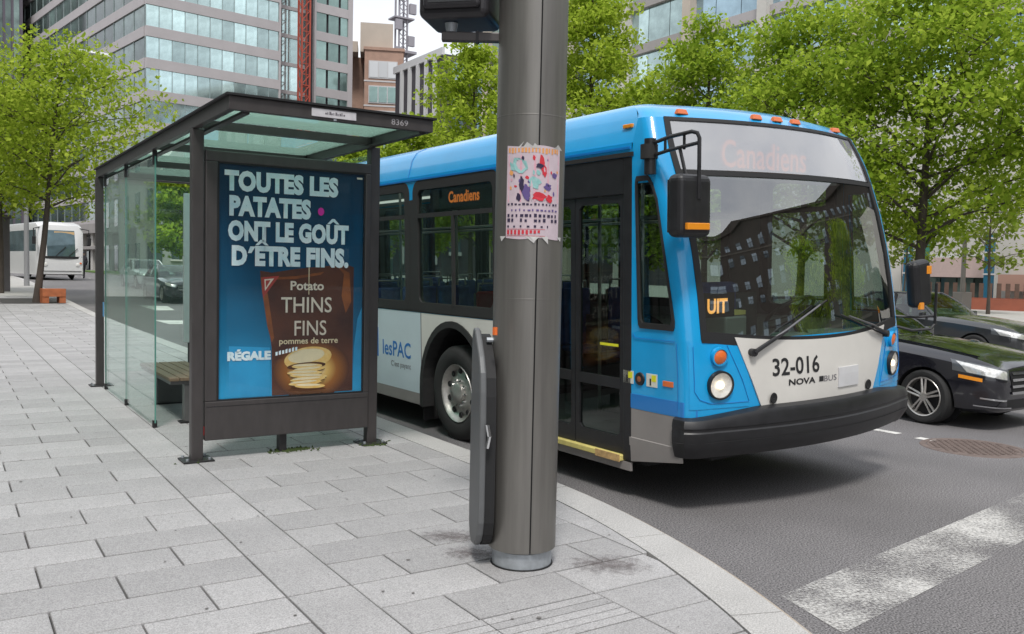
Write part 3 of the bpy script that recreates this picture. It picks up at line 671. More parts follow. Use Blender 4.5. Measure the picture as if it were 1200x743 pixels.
purple = mat('print_purple', (.12, .08, .25), .7)
rg = random.Random(12)
fpatch('print', pinkp, -.12, .16, 2.05, 2.29, 1)
for i in range(16): a = -.12 + i * .0175; fpatch('print', orp, a, a + rg.uniform(.008, .014), 2.300 + rg.uniform(-.004, .004), 2.325, 2, 2)
def fblob(m, a, z, ra, rz, k, n=12):
    vs = [fpt(a + ra * math.cos(t) * (1 + .25 * math.sin(t * 5 + a * 50)), z + rz * math.sin(t) * (1 + .25 * math.sin(t * 4)), .0008 * k) for t in np.linspace(0, 6.283, n, endpoint=False)]
    MB().add(vs, [tuple(range(n))]).build('print', m, fl)
fblob(teal, -.06, 2.235, .045, .038, 3); fblob(redp, .055, 2.25, .014, .04, 3); fblob(inkp, .045, 2.235, .02, .012, 4); fblob(redp, .07, 2.21, .012, .03, 3)
fblob(purple, .13, 2.19, .016, .014, 3); fblob(inkp, -.045, 2.14, .012, .04, 3); fblob(purple, -.02, 2.10, .02, .04, 4); fblob(redp, .045, 2.08, .035, .022, 4)
fblob(teal, .02, 2.15, .03, .03, 3); fblob(paper, .005, 2.11, .006, .05, 5); fblob(redp, .10, 2.07, .018, .02, 4); fblob(purple, .09, 2.13, .02, .018, 3); fblob(inkp, -.06, 2.075, .012, .02, 3)
for i in range(26):
    fblob([redp, teal, purple, inkp, orp, pinkp][i % 6], rg.uniform(-.115, .155), rg.uniform(2.06, 2.285), rg.uniform(.003, .012), rg.uniform(.004, .014), 2 + i % 2, 6)
for i, (z, n, big) in enumerate(((2.035, 14, 0), (2.005, 13, 0), (1.975, 12, 1), (1.950, 12, 1), (1.922, 8, 0))):
    for j in range(n):
        if rg.random() < .15: continue
        a = -.12 + j * .28 / n; h = rg.uniform(.006, .012) + big * .006
        fpatch('print', inkp if i % 2 == 0 or big else purple, a, a + rg.uniform(.006, .015) + big * .003, z, z + h, 3, 2)
for j in range(9): a = -.12 + j * .02; fpatch('print', redp, a, a + .012, 1.885 + rg.uniform(0, .01), 1.908, 3, 2)
for a, b, z, zz in ((-.125, .08, 1.878, 1.880), (-.125, .08, 1.912, 1.914)): fpatch('print', redp, a, b, z, zz, 2, 9)
tape = mat('tape_residue', (.55, .54, .53), .6, var=.1, vscale=40)
for zc, s in ((fz1, 1), (fz0, -1)):
    for i in range(5):
        a = rg.gauss(.02, .08); a = max(-.15, min(.19, a)); d = rg.uniform(.004, .035); l = rg.uniform(.004, .035)
        MB().add([fpt(a - d, zc - s * .012, .002), fpt(a + d, zc - s * .012, .002), fpt(a + rg.uniform(-.02, .03), zc + s * l, .003)], [(0, 1, 2)]).build('tape_scrap', tape, fl)
# ================================================================== CITY BUS (local: -x kerb side, -y forward)
bus = empty('city_bus', (0, 0, 0), 0, 'blue and white city bus stopped at the kerb with front door open side facing us', 'bus')
bus['label'] = 'blue and white city bus stopped at the kerb, amber destination sign above its windshield'
yaw, roll = 0.0302, 0.0338
Fv = Vector((math.sin(yaw), -math.cos(yaw), 0)); Lv = Vector((math.cos(yaw), math.sin(yaw), 0)) * math.cos(roll) + Vector((0, 0, math.sin(roll)))
Uv = Lv.cross(-Fv)
Mb = Matrix((Lv, -Fv, Uv)).transposed().to_4x4(); Mb.translation = (5.6507, 4.3841, 0.0); bus.matrix_world = Mb
HW = 1.295
rk = [(.3, 0), (.98, .0), (1.28, .02), (1.6, .06), (1.9, .115), (2.2, .19), (2.47, .28), (2.52, .30), (2.70, .375), (2.88, .46), (2.96, .56), (3.02, .72), (3.05, .95)]
wz = [(.3, HW), (2.60, HW), (2.70, 1.285), (2.88, 1.235), (2.96, 1.18), (3.02, 1.06), (3.05, .85)]
def cen(a, z): return -(.150 - .165 * (a / 1.1) ** 2 - interp(rk, z))
def fpnt(a, z, off=0.0):
    """front surface: |a|<=1.1 windscreen part, 1.1..1.3 the rounded corner, beyond that the side wall back to y=.63"""
    wd = interp(wz, z); s = wd / HW; A = abs(a); sg_ = 1 if a >= 0 else -1
    if A <= 1.1:
        x = A * s; y = cen(A, z); nx, ny = .165 * 2 * A / 1.21, -1
    elif A <= 1.3:
        t = (A - 1.1) / .2; p0 = (1.1 * s, cen(1.1, z)); p1 = (wd - .002, cen(1.1, z) + .02); p2 = (wd, cen(1.1, z) + .12)
        x = (1 - t) ** 2 * p0[0] + 2 * t * (1 - t) * p1[0] + t * t * p2[0]; y = (1 - t) ** 2 * p0[1] + 2 * t * (1 - t) * p1[1] + t * t * p2[1]
        dx = 2 * (1 - t) * (p1[0] - p0[0]) + 2 * t * (p2[0] - p1[0]); dy = 2 * (1 - t) * (p1[1] - p0[1]) + 2 * t * (p2[1] - p1[1]); nx, ny = dy, -dx
    else:
        t = (A - 1.3); y0 = cen(1.1, z) + .12; x = wd; y = y0 + t * (max(.63, y0 + .01) - y0); nx, ny = 1, 0   # a = 2.3 -> y .63
    l = math.hypot(nx, ny); return (sg_ * (x + nx / l * off), y + ny / l * off, z)
def patch(name, m, aL, aR, zB, zT, off=.003, ns=16, ntt=4, par=bus, th=0, smooth=True, **k):
    P = []
    for i in range(ntt + 1):
        row = []
        for j in range(ns + 1):
            s = j / ns; t = i / ntt
            def ev(f, q): return f(q) if callable(f) else f
            a0 = ev(aL, t); a1 = ev(aR, t); a = a0 + (a1 - a0) * s; zb = ev(zB, a); zt = ev(zT, a); row.append(fpnt(a, zb + (zt - zb) * t, off))
        P.append(row)
    mb = MB()
    if th:
        Q = []
        for i in range(ntt + 1):
            row = []
            for j in range(ns + 1):
                s = j / ns; t = i / ntt; a0 = ev(aL, t); a1 = ev(aR, t); a = a0 + (a1 - a0) * s; zb = ev(zB, a); zt = ev(zT, a); row.append(fpnt(a, zb + (zt - zb) * t, off - th))
            Q.append(row)
        mb.grid(P); mb.grid(Q); n = ns + 1; k0 = (ntt + 1) * n
        ring = [j for j in range(n)] + [i * n + ns for i in range(1, ntt + 1)] + [ntt * n + j for j in range(ns - 1, -1, -1)] + [i * n for i in range(ntt - 1, 0, -1)]
        for q_ in range(len(ring)): a, b = ring[q_], ring[(q_ + 1) % len(ring)]; mb.f.append((a, b, b + k0, a + k0)); mb.m.append(0)
    else: mb.grid(P)
    return mb.build(name, m, par, smooth, **k)
AW = 1.125            # windscreen half-width in a
cols = [-2.3, -2.11, -1.7, -1.38] + list(np.linspace(-1.3, -1.14, 6)) + [-1.125] + list(np.linspace(-1.085, 1.085, 25)) + [1.125] + list(np.linspace(1.14, 1.3, 6)) + [1.38, 1.7, 2.11, 2.3]
def shell(name, m, zs, sel=None, par=bus, off=0.0):
    mb = MB(); idx = {}
    def vid(i, j):
        if (i, j) not in idx: idx[(i, j)] = len(mb.v); mb.v.append(fpnt(cols[j], zs[i], off))
        return idx[(i, j)]
    for i in range(len(zs) - 1):
        for j in range(len(cols) - 1):
            am = (cols[j] + cols[j + 1]) / 2; zm = (zs[i] + zs[i + 1]) / 2
            if sel is None or sel(am, zm): mb.f.append((vid(i, j), vid(i, j + 1), vid(i + 1, j + 1), vid(i + 1, j))); mb.m.append(0)
    return mb.build(name, m, par, True)
# lower nose band
shell('nose_panel', blue, [.74, .85, .98, 1.1, 1.28])
# pillars round windscreen and side windows (window hole: a -2.05..-1.42, z 1.37..2.40)
zs = [1.28, 1.37, 1.6, 1.9, 2.2, 2.40, 2.60, 2.70, 2.88]
shell('corner_pillar', blue, zs, lambda a, z: -9 < a < -1.125 and not (-2.11 < a < -1.38 and 1.37 < z < 2.40))
shell('corner_pillar', blue, zs, lambda a, z: a > 1.125 and not (1.38 < a < 2.11 and 1.37 < z < 2.40))
shell('pillar_lining', intdark, zs, lambda a, z: -9 < a < -1.125 and not (-2.11 < a < -1.38 and 1.37 < z < 2.40), off=-.03)
shell('pillar_lining', intdark, zs, lambda a, z: a > 1.125 and not (1.38 < a < 2.11 and 1.37 < z < 2.40), off=-.03)
def seam(pts, r=.0028, m=None):
    out_ = []
    for (a0, z0), (a1, z1) in zip(pts, pts[1:]):
        for i in range(6): out_.append(fpnt(lerp(a0, a1, i / 6), lerp(z0, z1, i / 6), .006))
    out_.append(fpnt(pts[-1][0], pts[-1][1], .006)); MB().tube(out_, r, 4).build('panel_seam', m or bluedk, bus)
for s_ in (-1, 1):
    seam([(s_ * 1.19, 1.24), (s_ * 1.19, .93), (s_ * 1.16, .87), (s_ * 1.10, .835), (s_ * .80, .835), (s_ * .86, 1.0), (s_ * .97, 1.24)])
    seam([(s_ * 2.25, 1.30), (s_ * 2.2, 1.27), (s_ * 1.34, 1.27)]); seam([(s_ * 1.31, .80), (s_ * 1.31, 1.26)], .002)
shell('roof_front', blue, [2.88, 2.92, 2.96, 2.99, 3.02, 3.05])
# grey lower corner panels and bumper
for sd_ in (-1, 1):
    mb = MB(); P = [[(sd_ * HW, y, z + (.64 - y) * .16 * (z < .4)) for y in (.64, .50, .30, .09)] for z in (.335, .52, .525, .74)]
    P[1] = [(sd_ * (HW + .006), p[1], p[2]) for p in P[1]]
    mb.grid(P); mb.build('corner_skirt', skirt, bus)
prof = [(-.02, .80), (.02, .80), (.065, .785), (.082, .755), (.086, .68), (.080, .672), (.080, .655), (.088, .645), (.082, .56), (.05, .50), (.02, .46), (-.02, .452), (-.12, .455)]
mb = MB(); acol = [-1.36] + list(np.linspace(-1.3, -1.1, 8)) + list(np.linspace(-1.0, 1.0, 17)) + list(np.linspace(1.1, 1.3, 8)) + [1.36]
P = []
for a in acol:
    row = []
    for (o_, z) in prof:
        ff = 1.0 if abs(a) < 1.25 else .45
        p = fpnt(a, .6, o_ * ff); dz = -.055 * (1 if abs(a) > 1.2 else max(0, (abs(a) - .7) / .5)) if z > .7 else 0
        row.append((p[0], p[1], z + dz))
    P.append(row)
mb.grid(P); n = len(prof); mb.f += [tuple(range(n)), tuple((len(acol) - 1) * n + j for j in range(n - 1, -1, -1))]; mb.m += [0, 0]
bump = mb.build('bumper', blackp, bus, True)
patch('bumper_groove', darkgap, -1.28, 1.28, .575, .583, .0855, 40, 1, par=bump)
# white mask with number
wl = lambda t: -lerp(.69, .91, t); wr = lambda t: lerp(.62, .89, t)
mask = patch('front_panel', white, wl, wr, .775, lambda a: 1.245 + .05 * (a / .9) ** 2, .012, 24, 5, th=.012)
numink = ink
def ftext(name, b, sz, m, a0, z0, off=.0145, par=mask, **k): return text(name, b, sz, m, par, lambda x, y: fpnt(a0 + x, z0 + y, off), **k)
ftext('fleet_number', '32-016', .175, ink, -.365, 1.005, bold=.003, sx=.98)
ftext('maker_lettering', 'NOVA', .062, ink, -.315, .925, bold=.002, sx=1.55)
ftext('maker_lettering', 'BUS', .062, greyink, .0, .925, sx=1.5)
patch('maker_mark', ink, -.13, -.08, .928, .968, .0146, 2, 1, par=mask)
patch('plate_cover', mat('cover_white', (.60, .60, .61), .5, var=.05), .10, .37, .865, 1.015, .022, 3, 3, par=mask, th=.010, smooth=False)
for a in (-.60, .53):
    mb = MB(); c0 = fpnt(a, .845, .012); mb.lathe([(-.012, .040), (-.016, .034), (-.012, .024), (-.012, .001)], 20, 'y', c=c0); mb.build('tow_cover', darkgap, mask, True)
# headlamps, turn signals
for sd_ in (-1, 1):
    pod = patch('lamp_panel', blue, (lambda t: -1.22) if sd_ < 0 else .80, (lambda t: -.80) if sd_ < 0 else 1.22, .80, 1.255, .004, 14, 3, th=.004)
    for (z, rz_, nm, mm) in ((.965, .088, 'headlight', lamp), (1.165, .052, 'turn_signal', orangelens)):
        a = sd_ * 1.04; c0 = fpnt(a, z, .022)
        T = Matrix.Translation(c0) @ Matrix.Rotation(sd_ * R_(14), 4, 'Z') @ Matrix.Rotation(R_(4), 4, 'X')
        def lt(prof, m, name, par, sx=1.0):
            mb = MB().lathe(prof, 28, 'y'); mb.v = [tuple(T @ Vector((v[0] * sx, v[1], v[2]))) for v in mb.v]; return mb.build(name, m, par, True)
        h = lt([(.02, rz_ + .016), (-.012, rz_ + .014), (-.014, rz_ + .003), (.0, rz_)], blackp if nm == 'headlight' else blue, nm, bus)
        lt([(-.004, rz_ + .001), (.004, rz_ * .8), (.011, rz_ * .4), (.012, .001)], lamp if nm == 'headlight' else orangelens, 'reflector', h)
        lt([(-.006, rz_), (-.016, rz_ * .7), (-.021, .001)], glass('lamp_glass', (.95, .95, .95), .08) if nm == 'headlight' else orangelens, 'lens', h)
        if nm == 'headlight': lt([(-.012, .001), (-.010, .018), (-.002, .026), (.008, .02)], mat('bulb_warm', (1, .85, .6), .3, emit=2.5), 'bulb', h)
# windscreen and header glass
zb = lambda a: 1.235 + .075 * (a / AW) ** 2
ws = patch('windshield', g_wind, -AW, AW, zb, 2.455, -.004, 28, 14, th=0)
hd = patch('sign_window', g_head, -AW, AW, 2.490, 2.865, -.004, 28, 6, th=0)
patch('windshield_gasket', darkgap, -AW - .015, AW + .015, lambda a: zb(a) - .045, lambda a: zb(a) + .035, .006, 30, 2, th=.02)
patch('windshield_gasket', darkgap, -AW - .015, AW + .015, 2.448, 2.482, .006, 30, 1, th=.02)
patch('windshield_gasket', darkgap, -AW - .015, AW + .015, 2.860, 2.888, .006, 30, 1, th=.02)
for sd_ in (-1, 1): patch('windshield_gasket', darkgap, sd_ * (AW - .012) if sd_ > 0 else -AW - .018, AW + .018 if sd_ > 0 else -(AW - .012), 1.285, 2.88, .007, 2, 12, th=.02)
# destination sign box behind glass
bx('sign_box', mat('sign_back', (.30, .30, .31), .7), bus, -1.0, 1.0, .52, .60, 2.47, 2.86)
text('destination_sign', 'Canadiens', .30, led, bus, lambda x, y: (.04 + x, .505, 2.56 + y), bold=.003, sx=.84)
# wipers
def wiper(p_, tip, bend):
    a = fpnt(p_[0], p_[1], .045); b = fpnt(tip[0], tip[1], .035); m_ = Vector(a).lerp(Vector(b), .45) + Vector((0, -.02, 0))
    w_ = MB().tube([fpnt(p_[0], p_[1], .0), fpnt(p_[0], p_[1], .055)], .028, 10).tube([a, tuple(m_)], [.017, .013], 8).build('wiper', blackp, bus, True)
    MB().tube([tuple(Vector(a).lerp(Vector(b), .3) + Vector((0, -.012, .006))), tuple(m_ + Vector((0, -.005, .01))), b], [.010, .008, .007], 6).build('wiper_arm', mat('wiper_grey', (.16, .16, .17), .4, metal=.5), w_, True)
    d = (Vector(b) - Vector(a)).normalized(); e1 = Vector(b) - d * .34 - Vector((0, -.0, .02)); mb = MB().tube([tuple(Vector(b) - d * .62), tuple(Vector(b) + d * .10)], .007, 6)
    mb.v = [(v[0], v[1] + .018, v[2] - .012) for v in mb.v]; mb.build('wiper_blade', rubber, w_)
wiper((-.78, 1.185), (-.10, 1.50), 0); wiper((.86, 1.225), (.25, 1.40), 0)
# marker lamps on the roof edge
for a in (-1.0, -.27, -.02, .23, .98):
    c0 = fpnt(a, 2.925, 0); mb = MB().box(-.055, .055, -.03, .02, -.012, .028)
    mb.v = [(v[0] * (.75 if v[2] > 0 else 1) + c0[0], v[1] * (.6 if v[2] > 0 else 1) + c0[1] - .005, v[2] + c0[2]) for v in mb.v]; mb.build('marker_lamp', orangelens, bus, bevel=.006)
# kerb-side quarter window (in the door pillar)
def quarter(sgn):
    pl_ = [(-2.08, 1.345), (-1.36, 1.345), (-1.33, 1.37), (-1.315, 1.41), (-1.33, 2.28), (-1.37, 2.38), (-1.44, 2.43), (-1.52, 2.45), (-2.04, 2.45), (-2.10, 2.42), (-2.12, 2.36), (-2.13, 1.42), (-2.115, 1.37)]
    def rr(pts, k=.0):
        cx = sum(p[0] for p in pts) / len(pts); cz = sum(p[1] for p in pts) / len(pts); return [(p[0] + (cx - p[0]) * k, p[1] + (cz - p[1]) * k * .55) for p in pts]
    outer = pl_; innr = rr(pl_, .13); n = len(pl_); mb = MB()
    vs = [fpnt(-sgn * -p[0] if sgn > 0 else p[0], p[1], .010) for p in outer] + [fpnt(-p[0] if sgn > 0 else p[0], p[1], .012) for p in innr] + [fpnt(-p[0] if sgn > 0 else p[0], p[1], -.02) for p in innr] + [fpnt(-p[0] if sgn > 0 else p[0], p[1], -.002) for p in outer]
    if sgn > 0: vs[:n] = [fpnt(-p[0], p[1], .010) for p in outer]
    fs = []
    for a, b in ((0, 1), (1, 2), (3, 0)):
        fs += [(a * n + i, a * n + (i + 1) % n, b * n + (i + 1) % n, b * n + i) for i in range(n)]
    mb.add(vs, fs); fr = mb.build('side_window', rubber, bus, False)
    mb = MB(); mb.add([fpnt(-p[0] if sgn > 0 else p[0], p[1], -.006) for p in innr], [tuple(range(n))]); mb.build('pane', g_side, fr)
quarter(-1); quarter(1)
# decals near the front door
for (u, c_) in ((-.655, yellow), (-.405, yellow)):
    st_ = bx('door_sticker', mat('sticker_white', (.70, .70, .62), .5), bus, -HW - .004, -HW - .0005, -u - .055, -u + .055, .925, 1.02)
    MB().box(-HW - .0055, -HW - .0042, -u - .045, -u + .0, .965, 1.012).build('sticker_mark', yellowst, st_)
    MB().box(-HW - .0055, -HW - .0042, -u + .005, -u + .02, .935, .985).build('sticker_mark', ink, st_)
MB().lathe([(-HW - .012, .001), (-HW - .012, .03), (-HW - .010, .046), (-HW, .05)], 20, 'x', c=(0, .53, .97)).build('sensor', blackp, bus, True)
MB().lathe([(-HW - .016, .001), (-HW - .013, .022)], 12, 'x', c=(0, .53, .97)).build('sensor_lens', mat('rust_lens', (.3, .1, .04), .4), bus)
bx('side_reflector', orangelens, bus, -HW - .008, -HW + .01, .19, .29, .945, .985, bevel=.003)
bx('side_marker', amber, bus, -1.27, -1.22, .66, .76, 2.815, 2.845, bevel=.006)
patch('lower_band', bluedk, -2.3, -1.17, .745, .85, .003, 12, 1, th=.003)
# ---------------- side walls, roof, tail
LEN = 11.9
def wallcells(sd_, openings, ys_, zs_, m, name='side_wall', solid=.03):
    mb = MB(); x = sd_ * HW; idx = {}
    def vid(i, j):
        if (i, j) not in idx: idx[(i, j)] = len(mb.v); mb.v.append((x, ys_[i], zs_[j]))
        return idx[(i, j)]
    for i in range(len(ys_) - 1):
        for j in range(len(zs_) - 1):
            ym = (ys_[i] + ys_[i + 1]) / 2; zm = (zs_[j] + zs_[j + 1]) / 2
            if any(a < ym < b and c < zm < d for a, b, c, d in openings): continue
            mb.f.append((vid(i, j), vid(i + 1, j), vid(i + 1, j + 1), vid(i, j + 1))); mb.m.append(0)
    o_ = mb.build(name, m, bus); l_ = MB(); l_.v = [(v[0] - sd_ * .035, v[1], v[2]) for v in mb.v]; l_.f = mb.f; l_.m = mb.m; l_.build('wall_lining', intdark, bus); return o_
DOOR = (.66, 1.95); REAR_DOOR = (6.6, 7.9)
wins = [(2.42, 3.94), (4.12, 5.64), (5.82, 6.52), (7.98, 9.3), (9.48, 10.9)]
WZ0, WZ1 = 1.345, 2.625
kop = [(a + .03, b - .03, WZ0 + .02, WZ1 - .02) for a, b in wins] + [(DOOR[0], DOOR[1], .3, 2.6)]
sop = [(a + .03, b - .03, WZ0 + .02, WZ1 - .02) for a, b in [(.75, 1.5)] + [(2.0, 3.4), (3.58, 4.98), (5.16, 6.56), (6.74, 8.14), (8.32, 9.72)]]
def uniq(l): return sorted(set(round(v, 4) for v in l))
for sd_, ops in ((-1, kop), (1, sop)):
    ys_ = uniq([.63, LEN] + [v for o in ops for v in o[:2]]); zs_ = uniq([1.285, 2.60, 2.70] + [v for o in ops for v in o[2:4] if v > 1.29])
    wallcells(sd_, ops, ys_, zs_, blue)
    # belt below windows: white lower body with the wheel arches cut as arcs
# arch outline helper for lower body
def lower(sd_, y0, y1, m, name, zlo=.43, zhi=1.285, arches=()):
    mb = MB(); x = sd_ * HW; top = zhi
    def lowz(y):
        z = zlo
        for c_ in arches:
            if abs(y - c_) < .60: z = max(z, .50 + .68 * math.sqrt(max(0, 1 - ((y - c_) / .60) ** 2)))
        return z
    ys_ = sorted(set([y0, y1] + [y for c_ in arches for y in [c_ - .6001, c_ + .6001] + [c_ + .6 * math.sin(R_(t)) for t in range(-90, 91, 9)] if y0 <= y <= y1]))
    P = [[(x, y, lowz(y)) for y in ys_], [(x, y, top) for y in ys_]]
    mb.grid(P); return mb.build(name, m, bus)
WF, WR = 3.22, 9.42
lower(-1, DOOR[1] + .02, 3.845, white, 'lower_panel', arches=(WF,))
lower(-1, 3.86, 6.9, adpale, 'advert_board'); lower(-1, 6.91, LEN, white, 'lower_panel', arches=(WR,))
lower(1, .64, LEN, white, 'lower_panel', arches=(WF, WR))
mb = MB(); mb.box(-HW - .002, -HW + .004, 3.846, 3.859, .43, 1.285); mb.build('panel_joint', greyink, bus)
for sd_ in (-1, 1):
    for a, b in ((3.85, 8.79), (10.05, LEN)):
        mb = MB(); mb.grid([[(sd_ * HW, a, z), (sd_ * HW, b, z)] for z in (.31, .36, .37, .428)]); mb.build('side_skirt', skirt, bus)
    for a, b in (((DOOR[1], 2.6) if sd_ < 0 else (.64, 2.6)),):
        mb = MB(); mb.grid([[(sd_ * HW, a, z), (sd_ * HW, b, z)] for z in (.31, .37, .428)]); mb.build('side_skirt', skirt, bus)
# blue window-line strip (black band)
band = MB().box(-HW - .003, -HW + .001, 2.36, 11.0, 1.288, 1.343)
band.build('window_band', rubber, bus)
def rrect(a, b, c, d, r, n=5):
    pts = []
    for cx, cz, t0 in ((b - r, d - r, 0), (a + r, d - r, 90), (a + r, c + r, 180), (b - r, c + r, 270)):
        for i in range(n + 1): t = R_(t0 + 90 * i / n); pts.append((cx + r * math.cos(t), cz + r * math.sin(t)))
    return pts
def ringframe(name, m, outer, inner_, x0, x1, par=bus):
    n = len(outer); mb = MB()
    vs = [(x0, p[0], p[1]) for p in outer] + [(x0, p[0], p[1]) for p in inner_] + [(x1, p[0], p[1]) for p in inner_] + [(x1, p[0], p[1]) for p in outer]
    fs = []
    for a, b in ((0, 1), (1, 2), (2, 3), (3, 0)): fs += [(a * n + i, a * n + (i + 1) % n, b * n + (i + 1) % n, b * n + i) for i in range(n)]
    return mb.add(vs, fs).build(name, m, par)
def side_window(sd_, y0, y1, transom=True, muntin=True):
    x0 = sd_ * (HW + .006); x1 = sd_ * (HW - .05)
    fr = ringframe('window', rubber, rrect(y0 - .05, y1 + .05, WZ0 - .045, WZ1 + .03, .13), rrect(y0 + .055, y1 - .055, WZ0 + .05, WZ1 - .07, .07), x0, x1)
    MB().box(sd_ * HW - .012, sd_ * HW + .012, y0 + .05, y1 - .05, 2.268, 2.312).build('transom', rubber, fr)
    if muntin: MB().box(sd_ * HW - .012, sd_ * HW + .010, (y0 + y1) / 2 - .022, (y0 + y1) / 2 + .022, WZ0 + .04, 2.267).build('muntin', rubber, fr)
    gx = sd_ * (HW - .014)
    for a, b, c_, d in ((y0 + .03, y1 - .03, 2.29, WZ1 - .03),) + (((y0 + .03, (y0 + y1) / 2 - .001, WZ0 + .03, 2.288), ((y0 + y1) / 2 + .001, y1 - .03, WZ0 + .03, 2.288)) if muntin else ((y0 + .03, y1 - .03, WZ0 + .03, 2.288),)):
        MB().add([(gx, a, c_), (gx, b, c_), (gx, b, d), (gx, a, d)], [(0, 1, 2, 3)]).build('pane', g_side, fr)
    return fr
for i, (a, b) in enumerate(wins): side_window(-1, a, b, muntin=(i != 2))
for a, b in [(.75, 1.5), (2.0, 3.4), (3.58, 4.98), (5.16, 6.56), (6.74, 8.14), (8.32, 9.72)]: side_window(1, a, b, muntin=a > 1)
# black filler between frames
for a, b in ((3.94, 4.12), (5.64, 5.82)): MB().box(-HW - .0045, -HW - .001, a - .02, b + .02, WZ0 - .04, 2.46).build('window_band', rubber, bus)
text('side_sign', 'Canadiens', .15, led, bus, lambda x, y: (-HW + .06, 3.08 - x, 2.405 + y), bold=.004, sx=.92)
bx('sign_box', darkgap, bus, -HW + .07, -HW + .12, 2.55, 3.75, 2.33, 2.56)
# roof side cove, roof top
prs = [(2.70, 1.285), (2.88, 1.235), (2.96, 1.18), (3.02, 1.06), (3.05, .85), (3.06, .4), (3.065, 0)]
mb = MB(); pr = [(HW, 2.6999)] + [(w_, z) for z, w_ in prs]; full = [(-x, z) for x, z in pr] + [(x, z) for x, z in reversed(pr[:-1])]
mb.grid([[(x, (y if y > 1 else (max(.63, cen(1.1, z) + .13) if z < 3.055 else 1.25)), z) for x, z in full] for y in (.63, 3, 6, 9, LEN - .35, LEN)]); mb.build('roof', blue, bus, True)
# front roof centre fill between nose rows and roof
mb = MB(); fr_ = [fpnt(a, 3.05) for a in cols if abs(a) <= 1.1]
mb.grid([fr_, [(p[0] * .8, 1.25, 3.062) for p in fr_]]); mb.build('roof_front', blue, bus, True)
for y_ in (2.2, 4.1, 6.0, 7.9, 9.8): MB().tube([(-x * 1.0 - (0.003), y_, z) for z, x in ((2.70, 1.286), (2.88, 1.237), (2.96, 1.182), (3.02, 1.06))], .003, 4).build('roof_seam', bluedk, bus)
bx('roof_hatch', white, bus, -.4, .4, 5.0, 6.0, 3.062, 3.11, bevel=.03)
bx('roof_unit', white, bus, -.9, .9, 9.6, 11.6, 3.05, 3.24, bevel=.06)
mb = MB().add([(-HW, LEN, .3), (HW, LEN, .3), (HW, LEN, 2.7), (1.1, LEN, 3.0), (-1.1, LEN, 3.0), (-HW, LEN, 2.7)], [(0, 1, 2, 3, 4, 5)]); mb.build('tail_panel', blue, bus)
# drip rail and vent louvres over the door
bx('drip_rail', bluedk, bus, -HW - .012, -HW + .0, .64, 11.5, 2.655, 2.672)
for k in range(2): bx('vent_louvre', bluedk, bus, -1.262 + k * .012, -1.20, 1.05, 1.85, 2.735 + k * .055, 2.755 + k * .055)
# lower advert lettering
def stext(n, b, sz, m, yc, z, **k): return text(n, b, sz, m, bus, lambda x, y: (-HW - .0022, yc - x, z + y), **k)
pacblue = mat('advert_blue', (.02, .17, .50), .5)
stext('advert_lettering', 'lesPAC', .235, pacblue, 4.42, .78, bold=.003, sx=.98)
stext('advert_lettering', "C'est payant", .085, greyink, 4.32, .665, sx=1.1)
bx('advert_block', pacblue, bus, -HW - .0022, -HW - .0002, 4.86, 5.25, .74, 1.07)
# wheel arch lips, wheels
def wheel(y, sd_, steer=0):
    x = sd_ * 1.13; lip = MB()
    def arc(r1, r2): return [(y + r1 * math.cos(R_(t)), .50 + r2 * math.sin(R_(t))) for t in range(180, -1, -9)]
    o_, i_ = arc(.655, .735), arc(.59, .67); o_ = [(y - .655, .30)] + o_ + [(y + .655, .30)]; i_ = [(y - .59, .30)] + i_ + [(y + .59, .30)]
    n = len(o_); X0 = sd_ * (HW + .014); X1 = sd_ * (HW - .12)
    vs = [(X0, a, b) for a, b in o_] + [(X0, a, b) for a, b in i_] + [(X1, a, b) for a, b in i_] + [(sd_ * (HW - .001), a, b) for a, b in o_]
    fs = [(k_ * n + i, k_ * n + i + 1, (k_ + 1) * n + i + 1, (k_ + 1) * n + i) for k_ in (0, 1, 2) if k_ < 2 or True for i in range(n - 1) if k_ < 2] + [(3 * n + i, 3 * n + i + 1, i + 1, i) for i in range(n - 1)]
    lip.add(vs, fs); lip.build('wheel_arch', rubber, bus)
    # inner well
    MB().grid([[(X, a, b) for a, b in arc(.60, .69)] for X in (sd_ * (HW - .02), sd_ * .72)]).build('wheel_well', darkgap, bus)
    we = empty('wheel', (0, 0, 0)); we.parent = bus; we.location = (x, y, .468 + (.045 if sd_ < 0 else -.045)); we.rotation_euler = (0, 0, steer)
    s = sd_
    MB().lathe([(s * -.13, .30), (s * -.14, .40), (s * -.12, .455), (s * -.09, .478), (s * .09, .478), (s * .125, .455), (s * .145, .40), (s * .135, .32), (s * .115, .292)], 48, 'x').build('tyre', rubber, we, True)
    rim = MB().lathe([(s * .118, .292), (s * .128, .286), (s * .118, .272), (s * .09, .262), (s * .06, .225), (s * .075, .19), (s * .088, .15), (s * .088, .105), (s * .12, .10), (s * .135, .08), (s * .14, .001)], 48, 'x').build('rim', alloy, we, True)
    mb = MB(); hb = MB()
    for i in range(10):
        t = 2 * math.pi * i / 10; c_ = (0, .222 * math.cos(t + .31), .222 * math.sin(t + .31)); hb.lathe([(s * .083, .001), (s * .083, .027), (s * .074, .032)], 10, 'x', c=c_)
        c_ = (0, .128 * math.cos(t), .128 * math.sin(t)); mb.lathe([(s * .088, .015), (s * .115, .013), (s * .118, .001)], 6, 'x', c=c_)
    mb.build('wheel_nuts', chrome, we, kind='stuff'); hb.build('hand_holes', darkgap, we, kind='stuff')
wheel(WF, -1); wheel(WF, 1); wheel(WR, -1); wheel(WR, 1)
bx('mud_flap', rubber, bus, -1.25, -.95, 3.90, 3.915, .14, .46)
